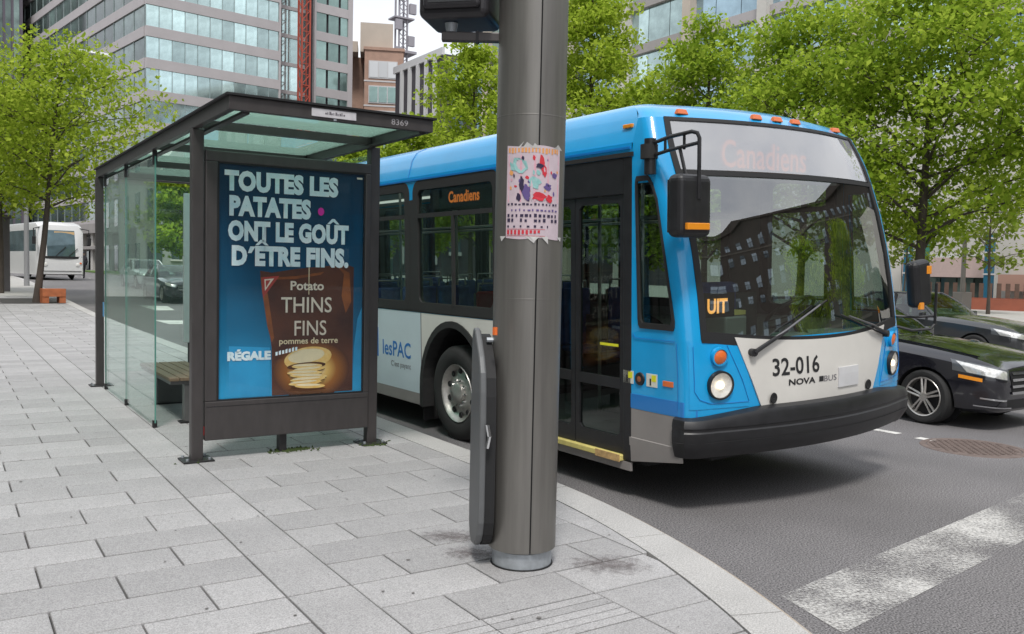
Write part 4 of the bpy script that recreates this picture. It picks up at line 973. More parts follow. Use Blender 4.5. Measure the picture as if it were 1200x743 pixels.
# ---------------- front door
x_ = -HW; dr = empty('front_door', (0, 0, 0)); dr.parent = bus
MB().box(x_ - .004, x_ + .05, DOOR[0] - .035, DOOR[0] + .055, .335, 2.60).build('door_frame', blackp, dr, bevel=.006)
MB().box(x_ - .004, x_ + .05, DOOR[1] - .055, DOOR[1] + .035, .335, 2.60).build('door_frame', blackp, dr, bevel=.006)
MB().box(x_ - .004, x_ + .05, DOOR[0] + .056, DOOR[1] - .056, 2.33, 2.60).build('door_frame', blackp, dr, bevel=.006)
MB().box(x_ - .012, x_ + .0, DOOR[0] - .05, DOOR[1] + .05, 2.601, 2.632).build('door_rail', rubber, dr)
ym = (DOOR[0] + DOOR[1]) / 2
for a, b in ((DOOR[0] + .057, ym - .004), (ym + .004, DOOR[1] - .057)):
    lf = ringframe('door_leaf', blackp, rrect(a, b, .37, 2.325, .01, 1), rrect(a + .05, b - .05, .50, 2.27, .03, 1), x_ + .012, x_ + .045, dr)
    MB().box(x_ + .010, x_ + .046, a + .04, b - .04, .865, .945).build('leaf_bar', blackp, lf)
    for c_, d in ((.48, .866), (.944, 2.29)): MB().add([(x_ + .028, a + .03, c_), (x_ + .028, b - .03, c_), (x_ + .028, b - .03, d), (x_ + .028, a + .03, d)], [(0, 1, 2, 3)]).build('pane', g_door, lf)
    MB().tube([(x_ + .075, a + .08, 1.0), (x_ + .075, a + .08, 1.9)], .014, 8).build('grab_rail', yellow, lf)
MB().box(x_ + .006, x_ + .0095, DOOR[0] + .12, DOOR[0] + .33, 1.185, 1.205).build('yellow_strip', yellowst, dr)
MB().box(x_ - .03, x_ + .06, DOOR[0] + .05, DOOR[1] - .02, .325, .368).build('sill', yellow, dr, bevel=.005)
MB().box(x_ - .036, x_ - .028, DOOR[0] + .06, DOOR[0] + .34, .318, .372).build('sill_plate', mat('worn_gold', (.55, .36, .16), .6, var=.3, vscale=20), dr)
MB().box(x_ - .004, x_ + .02, DOOR[0] - .03, DOOR[1] + .03, .26, .324).build('sill_skirt', skirt, dr)
# ---------------- mirrors
mir = empty('mirror', (0, 0, 0)); mir.parent = bus
MB().box(-.15, .16, -.07, .07, -.21, .21).build('housing', blackp, mir, bevel=.05, seg=4); h = mir.children[0]; h.location = (-1.375, -.02, 2.205)
MB().box(-1.48, -1.27, -.115, -.088, 2.045, 2.09).build('mirror_lamp', amber, mir, bevel=.004)
MB().box(-1.50, -1.25, .052, .056, 2.03, 2.38).build('mirror_glass', chrome, mir)
tb = lambda pts, r, n=8: MB().tube(pts, r, n)
tb([(-1.33, .40, 2.45), (-1.33, .40, 2.70)], .042, 12).build('post', blackp, mir, True)
tb([(-1.33, .41, 2.56), (-1.33, .41, 2.66)], .062, 12).build('clamp', rubber, mir, True)
tb([(-1.33, .40, 2.66), (-1.34, .2, 2.69), (-1.35, -.02, 2.70), (-1.352, -.07, 2.685), (-1.353, -.09, 2.65), (-1.353, -.09, 2.25)], .014).build('arm', blackp, mir, True)
tb([(-1.33, .40, 2.575), (-1.34, .2, 2.60), (-1.353, -.09, 2.62)], .013).build('arm', blackp, mir, True)
for y in (.24, .06): tb([(-1.34, y, 2.59), (-1.34, y, 2.69)], .010).build('arm_brace', blackp, mir)
tb([(-1.34, .1, 2.60), (-1.36, .02, 2.40)], .012).build('arm_brace', blackp, mir)
m2_ = empty('mirror', (0, 0, 0)); m2_.parent = bus
MB().box(-.12, .12, -.06, .06, -.20, .20).build('housing', blackp, m2_, bevel=.05, seg=4); h = m2_.children[0]; h.location = (1.40, -.02, 1.62); h.rotation_euler = (0, R_(-8), 0)
MB().box(1.42, 1.49, -.085, -.06, 1.70, 1.77).build('mirror_lamp', amber, m2_, bevel=.004)
MB().box(1.33, 1.39, -.085, -.06, 1.40, 1.46).build('mirror_lamp', amber, m2_, bevel=.004)
tb([(1.28, .15, 1.26), (1.36, .0, 1.22), (1.50, -.08, 1.23), (1.55, -.09, 1.27), (1.56, -.09, 1.62)], .012).build('arm', blackp, m2_, True)
tb([(1.28, .15, 1.34), (1.40, .0, 1.33), (1.55, -.08, 1.34)], .011).build('arm', blackp, m2_, True)
# blue corner rail at the far pillar
# ---------------- interior
for a_, b_, w_ in ((.35, 2.5, 1.24), (2.501, 3.95, .69), (3.951, 8.7, 1.24), (8.701, 10.15, .69), (10.151, LEN - .1, 1.24)): bx('floor', intdark, bus, -w_, w_, a_, b_, .37, .40)
bx('ceiling', intlite, bus, -1.15, 1.15, .65, LEN - .1, 2.72, 2.75)
bx('rear_bulkhead', intdark, bus, -1.24, 1.24, 10.9, 11.0, .4, 2.7)
bx('driver_partition', intdark, bus, .2, 1.22, 1.55, 1.60, .4, 1.5)
for s_ in (-1, 1):
    for a_, b_, c_ in ((2.57, 3.87, 1.2), (3.871, 8.77, .4), (8.771, 10.07, 1.2), (10.071, 11, .4)): bx('lower_lining', intdark, bus, s_ * 1.255 - .012, s_ * 1.255 + .012, a_, b_, c_, 1.30)
    for y in (WF, WR): bx('wheel_box', intdark, bus, min(s_ * .70, s_ * .73), max(s_ * .70, s_ * .73), y - .66, y + .66, .3, 1.2)
for x in (-.55, .55): bx('ceiling_light', mat('strip_light', (.8, .8, .75), .5, emit=.8), bus, x - .07, x + .07, 2.3, 10.5, 2.70, 2.715)
bx('underbody', darkgap, bus, -1.2, 1.2, .55, 2.5, .30, .345); bx('underbody', darkgap, bus, -.68, .68, 2.501, 3.95, .30, .345); bx('underbody', darkgap, bus, -1.2, 1.2, 3.951, 8.7, .28, .345); bx('underbody', darkgap, bus, -1.0, 1.0, .10, .549, .40, .44)
bx('axle', darkgap, bus, -.95, .95, 3.14, 3.30, .30, .46)
# dashboard and wheel
mb = MB(); P = []
for t in np.linspace(0, 1, 12):
    a = -1.02 + 2.04 * t; y = cen(a, 1.2) + .03; P.append([(a, y, 1.10), (a, y + .03, 1.235), (a, y + .16, 1.27), (a, y + .42, 1.22 if a < .0 else 1.16), (a, y + .50, .9), (a, y + .50, .45)])
mb.grid(P); mb.build('dashboard', dashm, bus, True)
bx('dash_console', dashm, bus, .25, 1.05, .42, .62, 1.0, 1.22, bevel=.03)
sw = empty('steering_wheel', (0, 0, 0)); sw.parent = bus; sw.location = (.52, .62, 1.38); sw.rotation_euler = (R_(-38), 0, R_(0))
mb = MB().tube([(.225 * math.cos(t), .225 * math.sin(t), 0) for t in np.linspace(0, 6.2832, 33)], .016, 8); mb.build('wheel_rim', blackp, sw, True)
for t in (.5, 2.6, 4.71): MB().tube([(0, 0, -.03), (.22 * math.cos(t), .22 * math.sin(t), 0)], .012, 6).build('spoke', blackp, sw)
MB().tube([(0, 0, -.35), (0, 0, -.01)], [.05, .035], 10).build('column', blackp, sw, True)
mb = empty('driver_seat', (0, 0, 0)); mb.parent = bus
bx('cushion', seatblue, mb, .27, .77, 1.0, 1.45, .82, .93, bevel=.04); bx('seat_back', seatblue, mb, .28, .76, 1.40, 1.50, .94, 1.62, bevel=.04); bx('pedestal', blackp, mb, .4, .65, 1.1, 1.35, .4, .82)
bx('route_display', darkgap, bus, -1.02, -.66, .20, .235, 1.42, 1.60)
text('route_sign', 'UIT', .145, ledbright, bus, lambda x, y: (-.85 + x, .195, 1.455 + y), bold=.005, sx=.95)
bx('farebox', mat('farebox', (.35, .38, .36), .4, metal=.5), bus, -.28, -.02, .62, .88, .4, 1.38, bevel=.02)
bx('farebox_top', yellow, bus, -.27, -.03, .63, .87, 1.385, 1.42)
for x, y in ((-.35, .95), (-.35, 2.1), (-.4, 3.2), (.38, 2.3), (-.4, 4.6), (.4, 4.2), (.4, 6), (-.4, 6)): MB().tube([(x, y, .4), (x, y, 2.72)], .017, 8).build('grab_pole', mat('pole_steel', (.5, .5, .48), .3, metal=.8), bus, True)
for x in (-.38, .38): MB().tube([(x, 1.0, 2.2), (x, 10.5, 2.2)], .015, 6).build('hand_rail', MATS['pole_steel'], bus)
def seat(x, y, m, yb):
    s_ = empty('passenger_seat', (0, 0, 0)); s_.parent = bus
    bx('cushion', m, s_, x - .21, x + .21, y, y + .42, .80, .86, bevel=.02); bx('seat_back', m, s_, x - .21, x + .21, y + .40, y + .45, .86, 1.50 + yb, bevel=.03); bx('seat_shell', intdark, s_, x - .215, x + .215, y + .451, y + .48, .72, 1.48 + yb, bevel=.01)
    tb([(x - .2, y + .44, 1.3), (x - .17, y + .45, 1.58 + yb), (x + .17, y + .45, 1.58 + yb), (x + .2, y + .44, 1.3)], .012).build('grab_handle', MATS['pole_steel'], s_, True)
for i in range(9):
    for x in (-1.0, 1.0, .56, -.56):
        if x < 0 and i < 1: continue
        if abs(x) > .9 and (abs(2.35 + i * .82 + .25 - WF) < .95 or abs(2.35 + i * .82 + .25 - WR) < .95): continue
        seat(x, 2.35 + i * .82, seatred if (x, i) in ((-.56, 1), (1.0, 3)) else seatblue, 0 if i % 2 else .04)
# ================================================================== BUILDINGS
band_m = mat('mauve_cladding', (.37, .345, .35), .6, var=.05, vscale=.5, rnd=.04)
band_d = mat('grey_cladding', (.30, .28, .27), .7, var=.06, vscale=.5)
beige = mat('beige_concrete', (.46, .40, .34), .8, var=.07, vscale=.3)
pale = mat('pale_concrete', (.52, .50, .47), .8, var=.06, vscale=.4)
brick = mat('red_brick', (.40, .26, .20), .85, var=.12, vscale=.8, speck=(9, .15))
darkst = mat('dark_panel', (.055, .05, .06), .6, var=.1, vscale=.5)
finw = mat('white_fin', (.55, .55, .56), .5)
def bglass(name, col, metal, rough=.08, rnd=.25, var=.3):
    return mat(name, col, rough, metal=metal, rnd=rnd, var=var, vscale=.35, spec=.8)
gB = bglass('sky_glass', (.47, .61, .61), .75, rnd=.3, var=.4); gG = bglass('green_glass', (.22, .32, .30), .6); gD = bglass('dark_glass', (.11, .15, .14), .45, rnd=.55, var=.6); gBl = bglass('blue_glass', (.34, .47, .55), .7)
mull = mat('mullion', (.30, .36, .36), .5, metal=.4)
def bld(name, origin, ang, label):
    return empty(name, origin, ang, label, 'building')
def B_(name, m, par, x0, x1, y0, y1, z0, z1, **k): return MB().box(x0, x1, y0, y1, z0, z1).build(name, m, par, **k)
def pane_mesh(w, h, m, key):
    return MB().box(-w / 2, w / 2, -.04, .04, 0, h).mesh('pane', m)
def panes(par, m, w, h, locs, rot=0, name='pane'):
    me = pane_mesh(w, h, m, 0)
    for l in locs:
        o = bpy.data.objects.new(name, me); COL.objects.link(o); o.parent = par; o.location = l; o.rotation_euler = (0, 0, rot)
# --- glass office block at the left: corner nearest the viewer at local origin; x runs along the right face, y along the left face
ob = bld('office_building', (21.37, 116.3, .4), R_(8.7), 'long office block with mauve bands and greenish glass strips')
FH = 3.86; NF = 12; WX = 29.0; WY = 62.0; HT = 2.9 + NF * FH
B_('core', darkst, ob, .4, 17.7, .4, WY - .4, 0, HT - .5); B_('core', darkst, ob, 17.701, WX - .4, 2.5, WY - .4, 0, HT - .5); B_('core', darkst, ob, 23.0, WX - .4, .4, 2.49, 0, HT - .5)
for k in range(NF + 1):
    z = 1.9 + 3.0 + (k - 1) * FH + 1.0
    if k == 0: z = 3.6
    for (a, b, c_, d) in ((0, 17.8, -.1, .5), (23.0, WX, -.1, .5)): B_('spandrel', band_m, ob, a, b, c_, d, z, z + 1.25)
    B_('spandrel', band_m, ob, -.1, .5, .5001, WY, z, z + 1.25)
    B_('spandrel', band_m, ob, 17.81, 22.99, 2.0, 2.6, z, z + .5)
zs_f = [1.9 + 3.0 + (k - 1) * FH + 1.0 + 1.25 for k in range(1, NF)]
loc1 = []; loc2 = []; loc3 = []
for fi, z in enumerate(zs_f):
    for i in range(11): loc1.append((.82 + i * 1.615, .12, z))
panes(ob, gB, 1.56, FH - 1.25, loc1)
panes(ob, gG, 1.6, FH - 1.25, [(23.2 + .85 + i * 1.95, .12, z) for z in zs_f for i in range(3)])
panes(ob, gB, 1.25, FH - .52, [(17.85 + .65 + i * 1.29, 2.2, z - .72) for z in zs_f for i in range(4)])
for z in zs_f:
    for i in range(16): 
        MBm = None
panes(ob, gD, 3.7, FH - 1.25, [(.12, 2.5 + i * 3.87, z) for z in zs_f for i in range(15)], rot=R_(90))
mb = MB()
for z in zs_f:
    for i in range(12): mb.box(.0 + i * 1.615 - .03, i * 1.615 + .03, .0, .1, z, z + FH - 1.25)
    for i in range(16): mb.box(.0, .1, .56 + i * 3.87 - .04, .56 + i * 3.87 + .04, z, z + FH - 1.25)
mb.build('mullions', mull, ob, kind='stuff')
B_('pier', band_m, ob, 22.9, 23.2, -.12, .4, 0, HT); B_('pier', band_m, ob, WX - .7, WX + .05, -.12, .4, 0, HT); B_('pier', band_m, ob, 17.6, 17.85, -.12, .6, 0, HT)
B_('canopy', band_d, ob, -3.4, 0, 4, 58, 5.0, 6.2); B_('canopy', band_d, ob, -3.4, 0, 4, 58, 2.9, 3.3)
for i in range(10): B_('column', pale, ob, -2.9, -2.1, 6 + i * 5.4, 6.9 + i * 5.4, 0, 4.99)
panes(ob, gD, 4.4, 3.0, [(-.15, 8.5 + i * 5.4, .1) for i in range(9)], rot=R_(90), name='shop_window')
B_('parapet', band_m, ob, -.12, WX, -.12, WY, HT - .5, HT + .2)
# red construction hoist on its face
ho = empty('construction_hoist', (0, 0, 0), 0, 'orange red construction hoist mast climbing the glass office block', 'hoist')
ho.matrix_world = ob.matrix_world @ Matrix.Identity(4); ho.location = (21.37 + math.cos(R_(8.7)) * 20.9 + math.sin(R_(8.7)) * .9, 116.3 + math.sin(R_(8.7)) * 20.9 - math.cos(R_(8.7)) * .9, .4); ho.rotation_euler = (0, 0, R_(8.7))
hr = mat('hoist_red', (.34, .06, .035), .6, var=.2, vscale=3); hor_ = mat('hoist_orange', (.65, .18, .03), .6)
mb = MB()
for x, y in ((-.6, -.5), (.6, -.5), (-.6, .5), (.6, .5)): mb.box(x - .10, x + .10, y - .10, y + .10, 0, 47)
mb.build('mast_posts', hr, ho, kind='stuff')
mb = MB()
for k in range(32):
    z = k * 1.45; mb.tube([(-.6, -.5, z), (.6, -.5, z + 1.45)], .075, 4); mb.tube([(.6, -.5, z), (-.6, -.5, z)], .07, 4); mb.tube([(-.6, -.5, z), (-.6, .5, z + 1.45)], .07, 4)
mb.build('mast_lattice', hr, ho, kind='stuff')
B_('lift_cage', hor_, ho, -1.5, .6, -1.9, -.6, 16.5, 19.5); B_('tie', hr, ho, .2, .4, -.4, 1.0, 26, 26.2)
# --- grey stone block seen through the shelter glass
gbk = bld('stone_house', (14.6, 92.5, .5), R_(-8), 'grey green stone block with square openings behind the shelter glass')
gst = mat('grey_stone', (.30, .31, .29), .8, var=.08, vscale=.5)
B_('wall', gst, gbk, 0, 6.2, 0, 8, 0, 9.3)
for (x, z, w_, h_) in ((2.35, 6.3, 1.5, 2.2), (2.35, .2, 1.5, 4.4), (.6, 1.6, .9, 3.0), (4.7, 1.6, .9, 3.0), (4.7, 6.3, 1.0, 2.0)):
    f_ = B_('window', gD, gbk, x, x + w_, -.06, .3, z, z + h_); B_('sill', pale, f_, x - .1, x + w_ + .1, -.2, -.061, z - .18, z)
B_('roof', band_d, gbk, -.3, 6.5, -.3, 8.2, 9.301, 9.6)
# --- beige and dark towers far left
bt = bld('beige_tower', (12.2, 196, 0), R_(-6), 'tall beige apartment tower with rows of small windows at the far left')
B_('wall', mat('tower_beige', (.50, .42, .37), .85, var=.05, vscale=.2), bt, 0, 8.2, 0, 14, 0, 66)
panes(bt, gD, 1.5, 1.7, [(1.6 + i * 1.75 + .4, -.02, 8 + k * 3.0) for k in range(19) for i in range(3)], name='window')
dt = bld('dark_tower', (5.2, 168, 0), R_(-4), 'dark purple grey tower at the left edge behind the trees')
B_('wall', mat('tower_dark', (.085, .075, .095), .6, var=.08, vscale=.3), dt, 0, 6.6, 0, 12, 0, 70)
panes(dt, gD, .8, 60, [(.9 + i * 1.2, -.02, 4) for i in range(5)], name='window_strip')
# --- brick building with beige top box
bb_ = bld('brick_building', (61.2, 142.0, .5), R_(-24), 'red brick block with beige box on its roof')
B_('wall', brick, bb_, -9.0, 0, 6.0, 12, 0, 38.4)
B_('wall', brick, bb_, 0.0, 6.6, 0, 12, 0, 38.4)
wpane = mat('white_window', (.62, .64, .66), .3, rnd=.1)
for k in range(9):
    z = 33.6 - k * 4.2
    f_ = B_('window', finw, bb_, .7, 5.6, -.12, .2, z, z + 3.0)
    panes(f_, wpane if k == 0 else gG, 1.4, 2.6, [(1.55 + i * 1.58, -.14, z + .2) for i in range(3)])
    if k < 5:
        B_('ledge', finw, bb_, -.05, 6.65, -.06, -.001, z - .55, z - .3)
        g_ = B_('window', gD, bb_, -.06, .2, 1.2, 5.2, z, z + 2.8); B_('ledge', beige, bb_, -.12, -.001, .3, 6, z - .5, z - .25)
B_('roof_box', beige, bb_, -.8, 4.8, 1.6, 8, 38.4, 43.4); B_('roof_box', beige, bb_, -5.5, -1.2, 2, 8, 38.4, 40.2)
B_('parapet', brick, bb_, -.2, 6.8, -.2, 12.1, 38.401, 38.9)
# --- telecom / crane mast
tm = empty('lattice_mast', (79.5, 166.0, 0), 0, 'grey lattice telecom mast with antennas rising above the city blocks', 'mast')
mb = MB()
for x, y in ((-.9, -.9), (.9, -.9), (-.9, .9), (.9, .9)): mb.box(x - .16, x + .16, y - .16, y + .16, 0, 60)
for k in range(34):
    z = 2 + k * 1.7; mb.tube([(-.9, -.9, z), (.9, -.9, z + 1.7)], .1, 4); mb.tube([(.9, -.9, z), (-.9, -.9, z + 1.7)], .1, 4)
mb.build('lattice', mat('mast_grey', (.28, .27, .30), .7), tm, kind='stuff')
for z, x in ((50, -1.9), (53.5, 1.2), (56, -1.6), (47, .9), (44.5, -1.8)): B_('antenna', MATS['mast_grey'], tm, x, x + 1.4, -1.6, -.9, z, z + 2.0)
B_('platform', MATS['mast_grey'], tm, -2.6, 2.6, -2.0, 2.0, 45.4, 45.9); B_('platform', MATS['mast_grey'], tm, -2.2, 2.2, -1.6, 1.6, 52.3, 52.6)
# --- dark block with white fins
dkb = bld('dark_building', (57.9, 107.6, .3), R_(0), 'dark grey block with tall white vertical fins')
B_('wall', darkst, dkb, 0, 9, .3, 15, 0, 30.9)
B_('wall', darkst, dkb, 0.3, 24, .5, 12, 0, 30.5)
B_('parapet', finw, dkb, -.35, .05, -.3, 15.2, 30.6, 31.6)
for i in range(5):
    B_('fin', finw, dkb, -.5, -.05, 1.6 + i * 2.6, 2.1 + i * 2.6, 20.8 if i % 2 else 12, 30.59); B_('fin', finw, dkb, -.5, -.05, .6 + i * 2.6, 1.1 + i * 2.6, 2, 20.0)
for k in range(8):
    f_ = B_('window', gBl, dkb, 1.6, 3.4, .2, .4, 27.6 - k * 3.4, 29.9 - k * 3.4); B_('sill', finw, f_, 1.5, 3.5, .05, .199, 27.1 - k * 3.4, 27.6 - k * 3.4)
    f_ = B_('window', gBl, dkb, 5.2, 7.2, .2, .4, 27.6 - k * 3.4, 29.9 - k * 3.4); B_('sill', finw, f_, 5.1, 7.3, .05, .199, 27.1 - k * 3.4, 27.6 - k * 3.4)
# --- long building behind the street trees: face towards -x
lb = bld('banded_building', (52.0, 14.0, 0), 0, 'long beige and blue glass building behind the row of street trees')
BL = 76; nf = 7; fh = 3.9
B_('core', darkst, lb, .6, 20, 0, BL, 0, 31)
k = 0
for fl_ in range(1, nf + 1):
    z = 1.2 + fl_ * fh
    for b in range(int(BL // 8)):
        y0 = b * 8; typ = b % 3
        B_('spandrel', band_m if typ != 2 else band_d, lb, -.1, .7, y0 + .01, y0 + 7.99, z + .35, z + 1.15)
    if fl_ < nf: 
        panes(lb, gBl, 2.6, fh - .81, [(.3, 1.35 + i * 2.667, z + 1.155) for i in range(28) if (i // 3) % 3 != 2], rot=R_(90))
        panes(lb, gB, 2.6, fh - .81, [(.3, 1.35 + i * 2.667, z + 1.155) for i in range(28) if (i // 3) % 3 == 2], rot=R_(90))
for b in range(10): B_('pier', beige if b % 2 else pale, lb, -.5, .65, b * 8 - .45, b * 8 + .45, 0, 31.2)
B_('parapet', pale, lb, -.6, 20, 0, BL, 31.21, 32.4)
# --- low pale frontage at the right with dark entrance
pf = bld('pale_frontage', (49.9, 12.0, .13), 0, 'pale concrete frontage with dark recessed entrance and pink panel at the right')
WT = 5.6
B_('wall', pale, pf, 0, .6, -12, 15.1, 0, WT + 8); B_('wall', pale, pf, 0, .6, 20.6, 40, 0, WT + 8)
B_('lintel', pale, pf, 0, .6, 15.101, 20.599, 3.1, WT + 8); B_('panel', mat('pink_panel', (.50, .38, .36), .7, var=.06), pf, -.06, -.001, 15.2, 20.5, 1.75, 2.9)
B_('entrance', darkgap, pf, 1.2, 1.4, 14.8, 20.8, 0, 3.1)
B_('fascia', mat('fascia_white', (.6, .6, .58), .6), pf, -.05, .5, 15.101, 20.599, 2.901, 3.099)
for i in range(5): B_('door_leaf', gD, pf, .7, .76, 15.4 + i * 1.03, 16.35 + i * 1.03, .02, 1.72)
blc = mat('teal_column', (.02, .13, .22), .4)
for y in (19.5, 14.6): 
    B_('column', blc, pf, -1.2, -.85, y - .2, y + .2, 0, 4.2)
    for z in (1.9, 3.1, 3.9): B_('column_ring', finw, pf, -1.23, -.82, y - .23, y + .23, z, z + .09)
B_('awning', mat('brick_awning', (.42, .25, .20), .8), pf, -1.2, -.01, 5, 14.0, 1.05, 1.95)
grn = mat('green_glass_sign', (.05, .17, .13), .15)
gs = empty('green_sign', (46.8, 29.0, .13), R_(30), 'slanted green glass pylon by the dark entrance', 'pylon sign')
MB().prism([(-.32, 0), (.12, 0), (.42, 6.2), (-.12, 5.9)], lambda p: (p[0], -.12, p[1]), lambda p: (p[0], .12, p[1])).build('blade', grn, gs, bevel=.02); bx('base', pale, gs, -.5, .4, -.3, .3, 0, .22, bevel=.02)
# railings and planter in front of the frontage
fn = empty('terrace_fence', (47.6, 25.2, .13), R_(-58), 'low terrace fence of dark boards above a brown planter wall', 'fence')
fm_ = mat('fence_brown', (.10, .06, .045), .7, var=.2, vscale=3); rw = mat('planter_red', (.28, .085, .05), .75, var=.15, vscale=2)
for i in range(22): bx('board', fm_, fn, -4 + i * .42, -4 + i * .42 + .22, -.03, .03, .62, 1.45)
bx('planter_wall', rw, fn, -4.2, 5.6, -.25, -.05, 0, .60); bx('rail', rw, fn, -4.2, 5.6, -.06, .06, .605, .66)
# ================================================================== TREES
def tree(name, loc, h, cr_r, seed, label, leaf=leafB, n=9000, trunk_r=.14, lean=(0, 0), clear=.22, ls=.15, sparse=1.0, group=None, nb=34, colr=None):
    rg = random.Random(seed); nr = np.random.RandomState(seed)
    t = empty(name, loc, 0, label, 'tree', group)
    zc0 = h * clear
    top = Vector((lean[0], lean[1], h * .92))
    tp = [Vector((lean[0] * s ** 1.3 + .06 * math.sin(s * 7 + seed), lean[1] * s ** 1.3 + .06 * math.cos(s * 5 + seed), h * .92 * s)) for s in np.linspace(0, 1, 9)]
    mb = MB().tube(tp, [trunk_r * (1.25 if i == 0 else 1 - .10 * i) for i in range(9)], 10); tr = mb.build('trunk', trunkm, t, True)
    lb_ = MB(); centres = []
    for i in range(nb):
        s = lerp(clear * .9, .95, (i + rg.random()) / nb); p0 = tp[min(7, int(s * 8))].lerp(tp[min(8, int(s * 8) + 1)], s * 8 % 1)
        u = (s - clear) / (1 - clear); rad = cr_r * (max(0.05, 1 - max(0, u) ** 1.9) ** .5) * (.55 + .45 * min(1, u / .25 + .35)) * rg.uniform(.7, 1.08)
        a = i * 2.399 + rg.uniform(-.4, .4); rise = rad * rg.uniform(.25, .75)
        p3 = p0 + Vector((math.cos(a) * rad, math.sin(a) * rad, rise * .7)); pm_ = p0.lerp(p3, .5) + Vector((0, 0, rise * .12))
        r0 = trunk_r * (.42 * (1 - s) + .1); lb_.tube([p0, pm_, p3], [r0, r0 * .6, .012], 5)
        for q_ in range(4):
            s2 = rg.uniform(.3, .95); b0 = p0.lerp(p3, s2); d = Vector((rg.gauss(0, 1), rg.gauss(0, 1), rg.uniform(-.1, .9))).normalized() * rad * rg.uniform(.2, .42)
            lb_.tube([b0, b0 + d], [r0 * .35, .008], 4, cap=False); centres.append((b0 + d, .13 * cr_r + .12)); 
        centres.append((p3, .15 * cr_r + .12)); centres.append((p0.lerp(p3, .6), .16 * cr_r + .12))
    lb_.build('limbs', trunkm, t, True)
    C_ = np.array([c_[0][:] for c_ in centres]); S_ = np.array([c_[1] for c_ in centres])
    k = nr.randint(0, len(C_), n); off = nr.normal(0, 1, (n, 3)); off /= (np.linalg.norm(off, axis=1)[:, None] + 1e-6); off *= (nr.rand(n, 1) ** .45)
    P = C_[k] + off * S_[k][:, None] * np.array([1.25, 1.25, .75]) * 1.35 * sparse
    # leaf: kinked diamond of two triangles (4 verts)
    a = nr.rand(n) * 6.283; tl = nr.normal(0, .55, n); L = ls * nr.uniform(.45, 1.45, n)
    dx = np.stack([np.cos(a) * np.cos(tl), np.sin(a) * np.cos(tl), np.sin(tl) - .25], 1) * L[:, None]; 
    roll_ = nr.normal(0, .6, n); px_ = np.stack([-np.sin(a) * np.cos(roll_), np.cos(a) * np.cos(roll_), np.sin(roll_)], 1) * (L * .42)[:, None]
    V = np.empty((n, 5, 3)); V[:, 0] = P - dx * .5; V[:, 1] = P - dx * .05 + px_; V[:, 2] = P + dx * .5; V[:, 3] = P - dx * .05 - px_; V[:, 4] = P - dx * .0 - np.array([0, 0, 1]) * (L * .12)[:, None]
    V = V[:, [0, 1, 2, 3]]; V[:, 2, 2] -= L * .12
    me = bpy.data.meshes.new('crown'); me.vertices.add(n * 4); me.vertices.foreach_set('co', V.reshape(-1)); me.loops.add(n * 4)
    me.loops.foreach_set('vertex_index', np.arange(n * 4, dtype=np.int32)); me.polygons.add(n); me.polygons.foreach_set('loop_start', np.arange(0, n * 4, 4, dtype=np.int32)); me.polygons.foreach_set('loop_total', np.full(n, 4, dtype=np.int32))
    me.materials.append(leaf); me.update(calc_edges=True); me.validate()
    o = bpy.data.objects.new('crown', me); COL.objects.link(o); o.parent = t
    return t
GR = 'street trees across the boulevard'
tree('street_tree', (26.0, 16.3, .13), 11.5, 4.1, 11, 'big leafy tree with dark trunk just right of the bus windshield', leafB, 26000, .17, (.3, .2), clear=.24, ls=.165, group=GR)
tree('street_tree', (26.0, 9.8, .13), 11.0, 3.8, 12, 'leafy tree whose crown reaches in from the right edge of the picture', leafB, 19000, .16, clear=.3, ls=.165, group=GR)
tree('street_tree', (26.3, 21.2, .13), 12.0, 3.8, 13, 'dense tree rising behind the right end of the bus roof', leafB, 21000, .16, clear=.2, ls=.165, group=GR)
tree('street_tree', (26.4, 26.2, .13), 12.6, 3.2, 14, 'tall green tree over the middle of the bus windshield', leafB, 20000, .15, clear=.2, ls=.17, group=GR)
tree('street_tree', (26.2, 33.8, .2), 16.8, 3.4, 15, 'bright lime tree with pointed top just right of the grey pole', leafA, 26000, .15, clear=.2, ls=.185, group=GR)
tree('street_tree', (26.2, 38.5, .3), 13.5, 3.4, 19, 'lime tree partly hidden behind the grey pole', leafA, 8000, .15, clear=.2, ls=.27, group=GR)
tree('street_tree', (26.0, 44.5, .4), 15.6, 3.5, 16, 'lime tree filling the gap between the signal head and bus roof', leafA, 13000, .15, clear=.2, ls=.24, group=GR)
tree('street_tree', (26.0, 51.5, .5), 12.0, 3.2, 17, 'lime tree in front of the dark finned building', leafA, 12000, .15, clear=.2, ls=.25, group=GR)
tree('street_tree', (25.6, 60, .5), 11.2, 2.8, 18, 'small lime tree in front of the red brick block', leafA, 11000, .15, clear=.2, ls=.27, group=GR)
tree('street_tree', (26.4, 29.6, .2), 10.2, 3.2, 61, 'lower lime tree filling the gap above the bus roof', leafA, 15000, .14, clear=.2, ls=.21, group=GR)
tree('young_tree', (41.5, 22.6, .13), 7.0, 2.6, 21, 'thin young tree with pale leaves by the white wall at right', leafC, 1900, .08, clear=.35, ls=.22, nb=18)
tree('young_tree', (42.5, 27.5, .13), 5.6, 1.5, 24, 'slim young tree with yellow leaves beside the teal column', leafC, 900, .06, clear=.4, ls=.22, nb=12)
tree('left_tree', (2.75, 33.8, .17), 9.5, 3.1, 31, 'airy lime tree leaning right over the pavement at left', leafA, 12500, .12, (.95, .2), clear=.42, ls=.14, sparse=1.35, nb=26).name = 'street_tree'
tree('left_tree', (1.9, 39.5, .2), 8.8, 2.7, 32, 'second lime tree behind the leaning one at the left edge', leafA, 10000, .12, (.2, .1), clear=.44, ls=.16, sparse=1.1).name = 'street_tree'
tree('street_tree', (16.0, 71, .7), 9.5, 3.4, 41, 'round green tree seen through the gap in the shelter side', leafB, 9000, .16, clear=.14, ls=.34)

